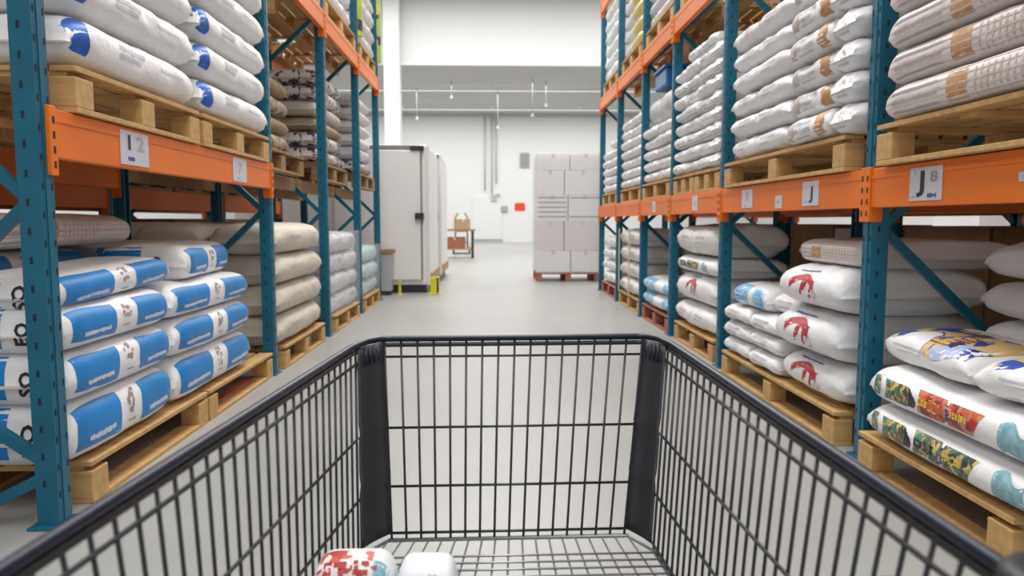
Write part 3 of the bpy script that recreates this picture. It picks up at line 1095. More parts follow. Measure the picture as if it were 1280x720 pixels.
# boxes and jugs on top of the tan sacks
def carton(x0, x1, y0, y1, z0, z1, m_, label, group, face='-y', lines=0, name='carton', cat='box', lm='carton_line'):
    root = empty(name, ((x0 + x1) / 2, (y0 + y1) / 2, z0))
    a, b_, c = (x1 - x0) / 2, (y1 - y0) / 2, z1 - z0
    bm = bmesh.new()
    bbox(bm, -a, a, -b_, b_, 0, c, 0, 0.006)
    # tape over the top and down the front
    bbox(bm, -0.03, 0.03, -b_ - 0.0012, b_, c, c + 0.001, 2)
    bbox(bm, -0.03, 0.03, -b_ - 0.0015, -b_, c - 0.08, c, 2)
    for k in range(lines):
        z = c * (0.15 + 0.75 * k / max(1, lines - 1))
        bbox(bm, -a * 0.92, a * 0.92, -b_ - 0.002, -b_, z - 0.012, z + 0.012, 1)
    obj('body', mesh_from(bm, 'carton_body', [m_, lm, 'faint_print']), root)
    tag(root, label, cat, group)
    return root
gx = 'mixed boxes on the left shelf'
carton(LX - 1.0, LX - 0.62, 5.55, 5.95, zt + 0.68, zt + 0.98, 'carton_white', 'pale box standing on the tan sacks, left shelf', gx)
carton(LX - 0.58, LX - 0.30, 5.65, 5.95, zt + 0.68, zt + 0.86, 'carton_brown', 'small brown box standing on the tan sacks, left shelf', gx)
carton(LX - 0.95, LX - 0.45, 6.15, 6.65, zt + 0.68, zt + 1.0, 'pink_sack', 'pinkish box standing on the tan sacks, left shelf', gx)

# top beams
g = 'pallets on the upper beams of the left rack'
for k, (yy, nm) in enumerate(((3.4, 'nearest'), (4.6, 'second'), (6.16, 'third'), (7.92, 'fourth'), (9.55, 'farthest'))):
    pallet(1.55 if k in (2, 3) else 1.15, PW, True, 'wood', LPX + 0.0, yy, LZ2, '%s pallet on the left upper beams' % nm, g)
gu = 'white sacks on the left upper beams'
for k, (yy, nm, n_) in enumerate(((5.58, 'third', 3), (7.34, 'fourth', 5), (8.98, 'farthest', 6))):
    stack(['plain', 'plain', 'warm'][k], 'white sack up high', '%s pallet of left upper beams' % nm, 1.13, 0.50, 0.19, n_, yy, LX + 0.0, LZ2 + 0.17, +1, gu, seed0=k)
for k, (yy, nm) in enumerate(((8.72, 'nearer'), (10.14, 'farther'))):
    bm = bmesh.new()
    bbox(bm, LX + 0.025, LX + 0.075, yy - 0.03, yy + 0.03, LZ2 + 0.175, 4.4, 0, 0.005)
    o = obj('edge_protector', mesh_from(bm, 'edge_protector', ['strap_green']))
    tag(o, '%s green and black corner strip upright on left upper load' % nm, 'edge protector', 'corner strips on the left upper loads')

# ================================================================== RIGHT RACK
g = 'pallets on the floor under the right rack'
pallet(0.98, PW, False, 'wood', 1.63 + PW / 2, 2.675, 0, 'light wood pallet at right front under the picture-printed sacks', g)
pallet(1.76, PW, True, 'wood', 1.665 + PW / 2, 4.36, 0, 'long wood pallet under the red-lettered round sacks', g)
pallet(1.20, PW, True, 'wood', 1.71 + PW / 2, 6.22, 0, 'wood pallet under bulging white sacks, third right bay', g)
pallet(1.22, PW, True, 'wood_red', 1.71 + PW / 2, 7.70, 0, 'red pallet under the low cyan-printed white sacks', g)
pallet(1.35, PW, True, 'wood', 1.72 + PW / 2, 9.24, 0, 'wood pallet under the strapped pale sacks', g)
pallet(1.30, PW, True, 'wood_red', 1.72 + PW / 2, 10.85, 0, 'reddish pallet at the far end of the right rack', g)

gr = 'picture-printed white sacks at right front'
sack('pasta', 1.15, 0.50, 0.15, 1.62 + 0.25, 2.545, 0.17, -1, 'white sack with green and yellow pictures, bottom at right front', gr, seed=0)
sack('pastared', 1.15, 0.50, 0.165, 1.625 + 0.25, 2.54, 0.32, -1, 'white sack with a red picture band, second up at right front', gr, seed=1)
sack('picture', 0.66, 0.46, 0.15, 1.67 + 0.25, 2.83, 0.490, -1, 'slumped sack with blue and yellow picture on top at right front', gr, seed=0, rot=-0.10)
sack('picture', 0.66, 0.44, 0.15, 1.66 + 0.25, 2.17, 0.490, -1, 'second blue-yellow picture sack at the right frame edge', gr, seed=1, rot=0.15)
gd = 'white sacks with red prints deep in the right front bay'
for k in range(5):
    sack('red', 0.95, 0.52, 0.18, 2.42, 2.72, 0.17 + k * 0.168, -1, 'red-printed white sack deep in right front bay, %s layer' % (ORD[k] if k < 4 else 'top'), gd, seed=k % 3, hs=0.168, rot=0.04 * (k % 2))
    sack('red', 0.95, 0.52, 0.18, 2.42, 1.72, 0.17 + k * 0.168, -1, 'red-printed sack deep right, nearer the camera, %s layer' % (ORD[k] if k < 4 else 'top'), gd, seed=(k + 1) % 3, hs=0.168)

grr = 'round red-lettered sacks in the second right bay'
zz = 0.17
for k, (h, nm) in enumerate(((0.205, 'bottom'), (0.25, 'second'), (0.235, 'third'), (0.135, 'top'))):
    kd = 'red' if k < 3 else 'pink'
    sack(kd, 0.72, 0.80, 0.23, 1.665 + 0.40 - (0.03 if k in (1, 2) else 0) + (0.09 if k == 3 else 0), 3.835 + 0.02 * (k % 2), zz, -1,
         'bulging white sack with red lettering, %s of the round stack' % nm if k < 3 else 'pinkish flat sack on top of the round red-lettered stack', grr, seed=k % 3, hs=h)
    zz += h
gs = 'small white sacks beside the round red-lettered stack'
zz = 0.17
for k, h in enumerate((0.115, 0.115, 0.115)):
    for c in range(2):
        sack('small', 0.49, 0.40, 0.115, 1.665 + 0.20, 4.47 + c * 0.515, zz, -1,
             'small white sack, %s layer, %s column beside round sacks' % (ORD[k], ['nearer', 'farther'][c]), gs, seed=(k + c) % 3)
    zz += h
sack('cyan', 0.62, 0.42, 0.16, 1.70 + 0.20, 4.82, zz, -1, 'white sack with bright cyan print atop the small sacks', gs, seed=0)
sack('small', 0.42, 0.40, 0.15, 1.74 + 0.20, 4.30, zz, -1, 'plain small sack leaning between cyan sack and round sacks', gs, seed=1)
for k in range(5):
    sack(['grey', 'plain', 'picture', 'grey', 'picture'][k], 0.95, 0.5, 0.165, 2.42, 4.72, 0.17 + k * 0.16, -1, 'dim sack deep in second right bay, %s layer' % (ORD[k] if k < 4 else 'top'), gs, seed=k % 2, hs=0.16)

g3 = 'bulging white sacks in the third right bay'
zz = 0.17
for k, (h, kd, lab) in enumerate(((0.215, 'plain', 'bulging white sack at the bottom of third right bay'),
                                  (0.255, 'red', 'bulging sack with red mark in third right bay'),
                                  (0.155, 'pasta', 'flattened sack with yellow-green print in third right bay'),
                                  (0.26, 'warm', 'large puffed sack on top in third right bay'))):
    sack(kd, 1.16, 0.62, 0.22, 1.71 + 0.31, 6.235, zz, -1, lab, g3, seed=k % 3, hs=h)
    zz += h
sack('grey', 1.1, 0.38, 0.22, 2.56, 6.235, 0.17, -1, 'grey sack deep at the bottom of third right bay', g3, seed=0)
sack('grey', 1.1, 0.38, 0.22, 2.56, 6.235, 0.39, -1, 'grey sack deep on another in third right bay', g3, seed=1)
g4 = 'low cyan-printed sacks in the fourth right bay'
for k in range(2):
    sack('cyan', 1.18, 0.62, 0.16, 1.70 + 0.31, 7.70, 0.17 + k * 0.16, -1, 'white sack with cyan block at its near end, %s of two' % ['lower', 'upper'][k], g4, seed=k)
g5 = 'strapped pale sacks in the fifth right bay'
stack('warm', 'strapped pale sack', 'fifth right bay', 1.30, 0.50, 0.205, 4, 8.56, 1.72, 0.17, -1, g5, rows=2)
bm = bmesh.new()
bbox(bm, 1.680, 1.690, 9.0, 9.04, 0.17, 1.0)
bbox(bm, 1.680, 1.688, 9.7, 9.74, 0.17, 1.0)
o = obj('strap', mesh_from(bm, 'strap', ['strap']))
tag(o, 'tan strap running up the pale sacks of the fifth right bay', 'strap')
g6 = 'sacks at the far end of the right rack'
stack('plain', 'white sack', 'far end of right rack', 1.25, 0.50, 0.175, 4, 10.20, 1.74, 0.17, -1, g6, rows=2)

# lower beams
g = 'pallets on the lower beams of the right rack'
pallet(1.10, PW, False, 'wood', 1.645 + PW / 2, 2.60, RZ1, 'light wood pallet on nearest right beam under pinkish striped sacks', g)
pallet(1.80, PW, True, 'wood', 1.66 + PW / 2, 4.20 + 0.17, RZ1, 'long wood pallet on right beam under orange-marked sacks', g)
pallet(0.68, PW, True, 'wood', 1.70 + PW / 2, 5.86, RZ1, 'nearer wood pallet on third right beam', g)
pallet(0.68, PW, True, 'wood', 1.70 + PW / 2, 6.58, RZ1, 'farther wood pallet on third right beam', g)
pallet(1.25, PW, True, 'wood', 1.70 + PW / 2, 7.72, RZ1, 'wood pallet on fourth right beam under the grey sack', g)
pallet(1.30, PW, True, 'wood', 1.72 + PW / 2, 9.22, RZ1, 'wood pallet on fifth right beam', g)
pallet(1.30, PW, True, 'wood', 1.72 + PW / 2, 10.86, RZ1, 'wood pallet on farthest right beam', g)
zr = RZ1 + 0.17
gp = 'pinkish striped sacks on the nearest right beam'
stack('pink', 'pinkish striped sack', 'nearest right beam', 1.20, 0.50, 0.142, 7, 1.88, 1.63, zr, -1, gp, rows=2)
go = 'white orange-marked sacks on the second right beam'
def round_column(y, n, h, where, grp, wd=0.235, L=0.85, xf=1.645, z0=None):
    for k in range(n):
        o = sack('roundend', L, wd, h, xf + L / 2, y + RJ.uniform(-0.006, 0.006), (z0 or zr) + k * h, -1, 'white sack lying end-on to the aisle, %s layer, %s' % (ORD[k] if k < n - 1 else 'top', where), grp, seed=k % 3)
        o.rotation_euler = (0, 0, 0)
round_column(3.49, 6, 0.145, 'near end of second right beam', go)
stack('orange', 'white orange-marked sack', 'second right beam', 0.50, 0.48, 0.145, 6, 3.61, 1.645, zr, -1, go, jit=0.012)
stack('plain', 'long white sack', 'far part of second right beam', 0.99, 0.48, 0.145, 6, 4.13, 1.645, zr, -1, go, jit=0.012)
for k in range(8):
    for c in range(2):
        sack('redwhite' if k > 5 else 'plain', 0.9, 0.46, 0.142, 2.40, 3.93 + c * 0.94, zr + k * 0.142, -1,
             'sack deeper on second right beam, %s layer, %s column' % (ORD[k] if k < 7 else 'top', ['nearer', 'farther'][c]), go, seed=(k + c) % 3)
gw = 'small white sacks heaped on the farther right beams'
round_column(5.64, 8, 0.118, 'near end of third right beam', gw, wd=0.21, xf=1.69)
stack('small', 'small white sack', 'third right beam', 0.36, 0.46, 0.118, [9, 9, 8], 5.74, 1.69, zr, -1, gw, cols=3, jit=0.014, kinds=['small', 'plain', 'small', 'plain', 'small', 'plain', 'small', 'plain', 'small'])
for k in range(8):
    sack('plain', 1.25, 0.5, 0.142, 2.42, 6.22, zr + k * 0.142, -1, 'white sack deep on third right beam, %s layer' % (ORD[k] if k < 7 else 'top'), gw, seed=k % 3)
stack('plain', 'white sack', 'fourth right beam', 0.60, 0.50, 0.12, [5, 5], 7.10, 1.70, zr, -1, gw, cols=2, rows=2, jit=0.012)
sack('grey', 1.2, 0.8, 0.32, 1.72 + 0.42, 7.72, zr + 0.60, -1, 'large grey sack on top of the fourth right beam load', gw, seed=2)
stack('plain', 'white sack', 'fifth right beam', 0.62, 0.50, 0.125, [7, 7], 8.60, 1.72, zr, -1, gw, cols=2, jit=0.012)
stack('plain', 'white sack', 'farthest right beam', 0.62, 0.50, 0.125, [6, 5], 10.24, 1.72, zr, -1, gw, cols=2, jit=0.012)

# blue tote on the grey sack
tr_ = empty('storage_tote', (1.98, 7.80, zr + 0.972))
bm = bmesh.new()
bbox(bm, -0.22, 0.22, -0.26, 0.26, 0, 0.17, 0, 0.02)
obj('body', mesh_from(bm, 'tote_body', ['crate_blue']), tr_)
bm = bmesh.new()
bbox(bm, -0.24, 0.24, -0.28, 0.28, 0.17, 0.20, 0, 0.008)
obj('lid', mesh_from(bm, 'tote_lid', ['crate_blue']), tr_)
tag(tr_, 'blue lidded storage tote under the upper right beam', 'tote')

# upper beams
g = 'pallets on the upper beams of the right rack'
for k, (yy, nm) in enumerate(((2.3, 'nearest'), (4.4, 'second'), (6.22, 'third'), (7.71, 'fourth'), (9.23, 'fifth'), (10.85, 'farthest'))):
    pallet(1.22, PW, True, 'wood', 1.71 + PW / 2, yy, RZ2, '%s pallet on the right upper beams' % nm, g)
gy = 'sacks on the right upper beams'
stack('redwhite', 'pale sack with red letters', 'third pallet of right upper beams', 1.15, 0.50, 0.14, 3, 5.63, 1.73, RZ2 + 0.17, -1, gy)
stack('redwhite', 'pale flattened sack', 'fourth pallet of right upper beams', 1.15, 0.50, 0.14, 5, 7.12, 1.73, RZ2 + 0.17, -1, gy)
stack('yellow', 'sack with yellow end', 'fifth pallet of right upper beams', 1.18, 0.50, 0.18, 6, 8.62, 1.73, RZ2 + 0.17, -1, gy, rows=2)
stack('plain', 'white sack', 'farthest pallet of right upper beams', 1.18, 0.50, 0.18, 6, 10.24, 1.73, RZ2 + 0.17, -1, gy)

# ================================================================== stock behind the racks (seen through the gaps)
def back_stock(x, ys, nm, zl, top, zu):
    gg = 'stock in the rack behind the %s rack' % nm
    words = ['nearest', 'second', 'third', 'fourth', 'fifth', 'sixth', 'seventh', 'farthest']
    for i, y in enumerate(ys):
        for lv, z in enumerate((0, zl, zu)):
            where = '%s in the rack behind the %s rack, %s' % (words[i], nm, ['on the floor', 'on the lower beams', 'on the upper beams'][lv])
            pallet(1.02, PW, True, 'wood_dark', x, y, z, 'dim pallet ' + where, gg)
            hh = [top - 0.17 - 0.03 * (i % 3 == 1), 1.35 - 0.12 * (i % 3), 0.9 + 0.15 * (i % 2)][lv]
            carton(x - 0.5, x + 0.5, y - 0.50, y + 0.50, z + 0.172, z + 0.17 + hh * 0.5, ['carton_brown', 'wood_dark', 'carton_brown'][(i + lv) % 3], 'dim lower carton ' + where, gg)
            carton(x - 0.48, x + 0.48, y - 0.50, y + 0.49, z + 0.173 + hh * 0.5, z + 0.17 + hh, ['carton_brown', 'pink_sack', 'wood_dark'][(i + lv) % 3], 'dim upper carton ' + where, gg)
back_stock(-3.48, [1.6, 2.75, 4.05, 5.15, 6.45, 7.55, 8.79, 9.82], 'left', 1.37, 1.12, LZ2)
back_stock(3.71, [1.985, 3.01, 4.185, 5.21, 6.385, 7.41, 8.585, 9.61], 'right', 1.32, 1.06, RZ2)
# rows across the next aisles
for side, nm in ((-1, 'left'), (1, 'right')):
    words = ['nearest', 'second', 'third', 'fourth', 'fifth', 'farthest']
    for i in range(6):
        y = 1.5 + i * 2.1
        x = side * 8.2
        pallet(1.22, PW, True, 'wood', x, y, 0, '%s pallet across the next aisle to the %s' % (words[i], nm), 'pallets across the next aisles')
        for k in range(3):
            carton(x - 0.55, x + 0.55, y - 0.6, y + 0.6, 0.172 + 0.622 * k, 0.17 + 0.622 * (k + 1), ['carton_white', 'pink_sack', 'carton_brown'][(i + k) % 3 if k != 1 else 0],
                   '%s carton of the %s stack across the next aisle, %s side' % (['bottom', 'middle', 'top'][k], words[i], nm), 'cartons across the next aisles')

# ================================================================== far end of the aisle
def cabinet(x0, x1, y0, y1, z1, label, door_x, group=None):
    root = empty('cold_cabinet', ((x0 + x1) / 2, (y0 + y1) / 2, 0))
    ox, oy = (x0 + x1) / 2, (y0 + y1) / 2
    def part(name, a, m_, par=root, bev=0.0):
        return box_obj(name, a[0] - ox, a[1] - ox, a[2] - oy, a[3] - oy, a[4], a[5], m_, par, bev)
    part('plinth', (x0 + 0.05, x1 - 0.05, y0 + 0.05, y1 - 0.05, 0, 0.12), 'dark_metal')
    part('body', (x0, x1, y0, y1, 0.12, z1), 'cabinet_white', bev=0.03)
    d = part('door', (door_x - 1.3, door_x, y0 - 0.05, y0, 0.2, z1 - 0.08), 'cabinet_white', bev=0.015)
    part('seal', (door_x, door_x + 0.025, y0 - 0.04, y0, 0.2, z1 - 0.08), 'cabinet_seam')
    part('hinge', (door_x - 0.14, door_x + 0.06, y0 - 0.08, y0 - 0.0, z1 - 0.09, z1 - 0.02), 'dark_metal', bev=0.008)
    part('latch', (door_x - 0.08, door_x + 0.05, y0 - 0.12, y0 - 0.0, 1.12, 1.22), 'dark_metal', bev=0.01)
    part('corner_trim', (x1 - 0.02, x1 + 0.015, y0 - 0.012, y0 + 0.03, 0.12, z1), 'cabinet_white', bev=0.004)
    part('bumper_rail', (x1, x1 + 0.03, y0 + 0.1, y1 - 0.1, 0.14, 0.30), 'carton_brown', bev=0.008)
    part('top_rail', (x0, door_x, y0 - 0.03, y0, z1 - 0.06, z1 - 0.01), 'cabinet_seam')
    tag(root, label, 'cabinet', group)
    return root
cabinet(-3.9, -0.96, 11.27, 13.2, 2.24, 'tall white cold cabinet with a latched door after the left rack', -1.08)
cabinet(-3.9, -0.93, 13.45, 15.4, 2.30, 'second tall white cabinet standing right behind the first', -1.02)
# yellow corner guard
bm = bmesh.new()
bbox(bm, -0.93, -0.80, 11.02, 11.06, 0, 0.26, 0, 0.01)
bbox(bm, -0.84, -0.80, 11.02, 11.20, 0, 0.26, 0, 0.01)
bbox(bm, -0.95, -0.78, 11.00, 11.22, 0, 0.02, 0, 0.004)
tag(obj('corner_guard', mesh_from(bm, 'corner_guard', ['yellow_paint'])), 'yellow corner guard on the floor at the white cabinet corner', 'guard')
bm = bmesh.new()
for (rr, z0, z1) in ((0.05, 0, 0.02), (0.022, 0.02, 0.2), (0.03, 0.2, 0.225)):
    res = bmesh.ops.create_cone(bm, cap_ends=True, segments=16, radius1=rr, radius2=rr * 0.9, depth=z1 - z0)
    for v in res['verts']:
        v.co.z += (z0 + z1) / 2
tag(obj('floor_post', mesh_from(bm, 'floor_post', ['yellow_print']), None, (-1.38, 11.0, 0)), 'short yellow post on the floor left of the yellow guard', 'post')
# bench
rt = empty('side_bench', (-1.75, 11.0, 0))
box_obj('bench_top', -0.3, 0.3, -0.12, 0.12, 0.62, 0.68, 'wood_dark', rt, 0.006)
box_obj('bench_body', -0.26, 0.26, -0.10, 0.10, 0.06, 0.62, 'grey_panel', rt, 0.006)
for sx in (-0.2, 0.2):
    box_obj('foot', sx - 0.03, sx + 0.03, -0.08, 0.08, 0, 0.06, 'dark_metal', rt, 0.004)
tag(rt, 'grey bench with brown wood top in front of the white cabinet', 'bench')

# wrapped carton load in the aisle
X0, X1, YF = 0.80, 1.97, 13.3
pallet(1.1, 1.16, True, 'wood_red', (X0 + X1) / 2, YF + 0.56, 0, 'reddish pallet under the wrapped white cartons at aisle end', 'floor pallets at the aisle end')
gc = 'white cartons of the wrapped load at the aisle end'
rowsz = [0.17, 0.56, 1.10, 1.56, 2.00, 2.30]
for k in range(5):
    xm = [1.42, 1.30, 1.37, 1.30, 1.40][k]
    for c, (a, b_) in enumerate(((X0, xm - 0.005), (xm + 0.005, X1))):
        ln = {(2, 0): 5, (2, 1): 2, (1, 0): 1, (1, 1): 2}.get((k, c), 1)
        carton(a + 0.003, b_ - 0.003, YF, YF + 1.1, rowsz[k] + 0.003, rowsz[k + 1], 'carton_pink' if k == 1 else 'carton_white',
               '%s white carton, %s row of the wrapped aisle-end load' % (['left', 'right'][c], ['bottom', 'second', 'third', 'fourth', 'top'][k]), gc, lines=ln if (k, c) in ((2, 0), (2, 1)) else 0)
film(X0 - 0.01, X1 + 0.01, YF - 0.02, YF + 1.12, 0.15, 2.31, 'hazy stretch wrap around the white cartons at aisle end')

# clutter far left, in front of the back room
def work_table(x, y, label, items=True):
    root = empty('work_table', (x, y, 0))
    box_obj('table_top', -0.7, 0.7, -0.4, 0.4, 0.80, 0.85, 'wood_dark', root, 0.006)
    for sx in (-0.62, 0.62):
        for sy in (-0.33, 0.33):
            box_obj('leg', sx - 0.03, sx + 0.03, sy - 0.03, sy + 0.03, 0, 0.80, 'dark_metal', root)
    box_obj('shelf', -0.66, 0.66, -0.36, 0.36, 0.25, 0.28, 'wood', root)
    tag(root, label, 'table')
work_table(-1.2, 22.0, 'small dark-topped work table far behind the white cabinets')
carton(-1.05, -0.65, 21.8, 22.2, 0.853, 1.15, 'carton_brown', 'brown box standing on the far work table', 'boxes on the far work table')
carton(-1.7, -1.15, 21.8, 22.2, 0.853, 1.35, 'carton_white', 'white box standing on the far work table', 'boxes on the far work table')
carton(-1.4, -0.8, 21.75, 22.25, 0.283, 0.62, 'wood_red', 'reddish box on the lower shelf of the far table', 'boxes on the far work table')
rt = empty('hand_truck', (-1.02, 24.6, 0))
bm = bmesh.new()
for sx in (-0.2, 0.2):
    tube(bm, [(sx, 0, 0.12), (sx, 0.05, 1.2), (sx * 0.6, 0.12, 1.35)], 0.03)
for z in (0.4, 0.75, 1.1):
    tube(bm, [(-0.2, 0.03, z), (0.2, 0.03, z)], 0.02)
obj('frame', mesh_from(bm, 'truck_frame', ['wood_dark']), rt)
box_obj('toe_plate', -0.24, 0.24, -0.28, 0.0, 0.02, 0.05, 'dark_metal', rt)
for sx in (-0.27, 0.27):
    bm = bmesh.new()
    bmesh.ops.create_cone(bm, cap_ends=True, segments=20, radius1=0.12, radius2=0.12, depth=0.05, matrix=Matrix.Translation((sx, 0.06, 0.12)) @ Matrix.Rotation(PI / 2, 4, 'Y'))
    obj('wheel', mesh_from(bm, 'wheel', ['rubber']), rt)
tag(rt, 'dark brown hand truck standing far down the aisle', 'hand truck')

# things on the far wall
rt = empty('wall_sign', (1.42, 37.66, 1.62))
box_obj('panel', -0.26, 0.26, 0, 0.04, 0, 0.36, 'sign_red', rt, 0.01)
box_obj('header', -0.2, 0.2, 0.0, 0.04, 0.37, 0.43, 'yellow_print', rt)
tag(rt, 'small red sign on the far white wall', 'sign')
rt = empty('wall_box', (0.62, 37.6, 1.55))
box_obj('housing', -0.17, 0.17, 0, 0.1, 0, 0.3, 'grey_print', rt, 0.015)
box_obj('cover', -0.14, 0.14, -0.012, 0, 0.03, 0.27, 'grey_print', rt, 0.006)
tag(rt, 'dark grey box on the far wall left of the red sign', 'wall box')
rt = empty('wall_vent', (1.66, 37.62, 3.78))
box_obj('frame', -0.24, 0.24, 0, 0.08, 0, 0.75, 'grey_panel', rt, 0.01)
bm = bmesh.new()
for k in range(9):
    bbox(bm, -0.2, 0.2, -0.015, 0, 0.06 + k * 0.072, 0.09 + k * 0.072)
obj('louvre', mesh_from(bm, 'louvre', ['carton_line']), rt)
tag(rt, 'grey louvred vent high on the far wall above the red sign', 'vent')
gpp = 'vertical conduits down the far wall'
for k, (x, z0, nm) in enumerate(((-0.35, 2.6, 'left'), (0.0, 2.46, 'middle'), (0.22, 3.0, 'right'))):
    bm = bmesh.new()
    tube(bm, [(x, 37.6, z0), (x, 37.6, 6.46)], 0.035, 10)
    tag(obj('conduit', mesh_from(bm, 'conduit', ['pipe_white'])), '%s pale vertical conduit on the far wall' % nm, 'conduit', gpp)
rt = empty('junction_box', (0.1, 37.56, 2.45))
box_obj('box', -0.16, 0.16, 0, 0.14, -0.35, 0.0, 'pipe_white', rt, 0.01)
box_obj('switch', -0.05, 0.05, -0.03, 0, -0.2, -0.1, 'grey_print', rt, 0.005)
box_obj('knockout', 0.18, 0.3, 0.02, 0.12, -0.12, 0.02, 'grey_panel', rt, 0.005)
tag(rt, 'pale electrical box with grey switch where the conduits end', 'electrical box')
# pendants and pipes under the low ceiling
gpe = 'pendant rods under the low back-room ceiling'
for k, (x, y, l, nm) in enumerate(((-3.05, 30.6, 1.2, 'leftmost'), (-1.55, 29.0, 0.6, 'second'), (0.25, 31.0, 1.5, 'middle'), (1.55, 28.5, 1.35, 'fourth'), (2.1, 29.0, 0.9, 'rightmost'))):
    rt = empty('pendant', (x, y, 6.465 - l))
    bm = bmesh.new()
    tube(bm, [(0, 0, 0.0), (0, 0, l)], 0.02, 8)
    obj('rod', mesh_from(bm, 'rod', ['pipe_white']), rt)
    bm = bmesh.new()
    bmesh.ops.create_cone(bm, cap_ends=True, segments=16, radius1=0.06, radius2=0.035, depth=0.12, matrix=Matrix.Translation((0, 0, 0.0)))
    obj('lamp_head', mesh_from(bm, 'lamp_head', ['placard_white']), rt)
    tag(rt, '%s pale pendant rod hanging from the low back-room ceiling' % nm, 'pendant', gpe)
for k, (z, y, nm) in enumerate(((6.25, 30.0, 'nearer'), (6.1, 34.0, 'farther'))):
    bm = bmesh.new()
    tube(bm, [(-9, y, z), (9, y, z)], 0.022, 10)
    for xx in (-8, -4, 0, 4, 8):
        tube(bm, [(xx, y, z), (xx, y, 6.469)], 0.012, 6)
    tag(obj('sprinkler_pipe', mesh_from(bm, 'sprinkler_pipe', ['pipe_white'])), '%s horizontal sprinkler pipe under the low ceiling' % nm, 'pipe', 'sprinkler pipes')

# ================================================================== SHOPPING CART
def V(*a):
    return Vector(a)
RZ = 0.85
FZ = 0.49
FLt, FRt = V(-0.238, 1.555, RZ), V(0.335, 1.575, RZ)      # top corners of the front panel
SLt, SRt = V(-0.276, 1.475, RZ), V(0.364, 1.495, RZ)      # where the side panels begin
RLt, RRt = V(-0.356, 0.47, RZ), V(0.370, 0.47, RZ)
FLb, FRb = V(-0.200, 1.365, FZ), V(0.262, 1.375, FZ)
SLb, SRb = V(-0.245, 1.30, FZ), V(0.298, 1.31, FZ)
RLb, RRb = V(-0.35, 0.56, FZ + 0.0), V(0.35, 0.56, FZ)

cart = empty('shopping_cart', (0, 1.0, 0))
tag(cart, 'black wire shopping cart seen from its handle end', 'shopping cart')
O = V(0, 1.0, 0)
def cobj(name, bm, mats, parent=cart):
    bmesh.ops.translate(bm, verts=bm.verts, vec=-O)
    return obj(name, mesh_from(bm, name, mats), parent)
def lerp(a, b_, t):
    return a + (b_ - a) * t
# rim
rimpts = [RLt + V(0, -0.02, 0)] + [lerp(RLt, SLt, t) for t in (0.02, 0.25, 0.5, 0.75, 0.97)] + [lerp(SLt, FLt, 0.5) + V(-0.004, 0.004, 0), FLt] + [lerp(FLt, FRt, t) for t in (0.04, 0.3, 0.6, 0.96)] + [FRt, lerp(SRt, FRt, 0.5) + V(0.004, 0.004, 0)] + [lerp(SRt, RRt, t) for t in (0.03, 0.25, 0.5, 0.75, 0.98)] + [RRt + V(0, -0.02, 0)]
bm = bmesh.new()
tube(bm, rimpts, 0.0068, 12)
# flat strip that skirts the rim
cobj('rim', bm, ['cart_rim'])
bm = bmesh.new()
tube(bm, [p + V(0, 0, -0.013) for p in rimpts], 0.005, 8)
cobj('rim_wire', bm, ['cart_wire'])
def panel(name, At, Bt, Ab, Bb, n, hs, r=0.0024, t0=0.0, t1=1.0, par=cart):
    """wires between a top edge At-Bt and a bottom edge Ab-Bb"""
    bm = bmesh.new()
    for i in range(n):
        t = t0 + (t1 - t0) * i / (n - 1)
        tube(bm, [lerp(At, Bt, t), lerp(Ab, Bb, t)], r, 6)
    for h in hs:
        a, b_ = lerp(At, Ab, h), lerp(Bt, Bb, h)
        nrm = (Bt - At).cross(Ab - At).normalized() * (r * 1.6)
        tube(bm, [a + nrm, b_ + nrm], r * 1.15, 6)
    return cobj(name, bm, ['cart_wire'], par)
hs = [0.095, 0.465, 0.75, 0.965, 0.995]
panel('front_panel', FLt, FRt, FLb, FRb, 17, hs, t0=0.015, t1=0.985)
panel('side_panel', SLt, RLt, SLb, RLb, 29, hs[:4])
panel('side_panel', RRt, SRt, RRb, SRb, 29, hs[:4])
# corner plates
for (a, b_, c, d) in ((SLt, FLt, SLb, FLb), (FRt, SRt, FRb, SRb)):
    bm = bmesh.new()
    n = 6
    inw = V(0, -1, 0)
    g0 = []
    for j in range(21):
        row = []
        for i in range(n + 1):
            t = -0.02 + 1.04 * i / n
            top, bot = lerp(a, b_, t), lerp(c, d, t)
            p = lerp(top, bot, 0.02 + 0.95 * j / 20)
            bulge = 0.007 * math.sin(PI * i / n) + (0.0015 if j % 2 == 0 and j < 3 else 0) - (0.003 if j in (9, 14) else 0)
            nrm = (b_ - a).cross(c - a).normalized()
            if nrm.y > 0:
                nrm = -nrm
            row.append(bm.verts.new(p + nrm * (0.006 - bulge)))
        g0.append(row)
    for j in range(20):
        for i in range(n):
            f = bm.faces.new((g0[j][i], g0[j][i + 1], g0[j + 1][i + 1], g0[j + 1][i]))
            f.smooth = True
    o = cobj('corner_plate', bm, ['cart_plastic'])
    md = o.modifiers.new('t', 'SOLIDIFY')
    md.thickness = 0.004
    # vertical ribs near its top
    bm = bmesh.new()
    for i in range(5):
        t = 0.15 + 0.17 * i
        top, bot = lerp(a, b_, t), lerp(c, d, t)
        nrm = (b_ - a).cross(c - a).normalized()
        if nrm.y > 0:
            nrm = -nrm
        tube(bm, [lerp(top, bot, 0.03) + nrm * 0.005, lerp(top, bot, 0.12) + nrm * 0.005], 0.002, 6)
    cobj('rib', bm, ['cart_rim'], o)
    o.children[0].location = (0, 0, 0)
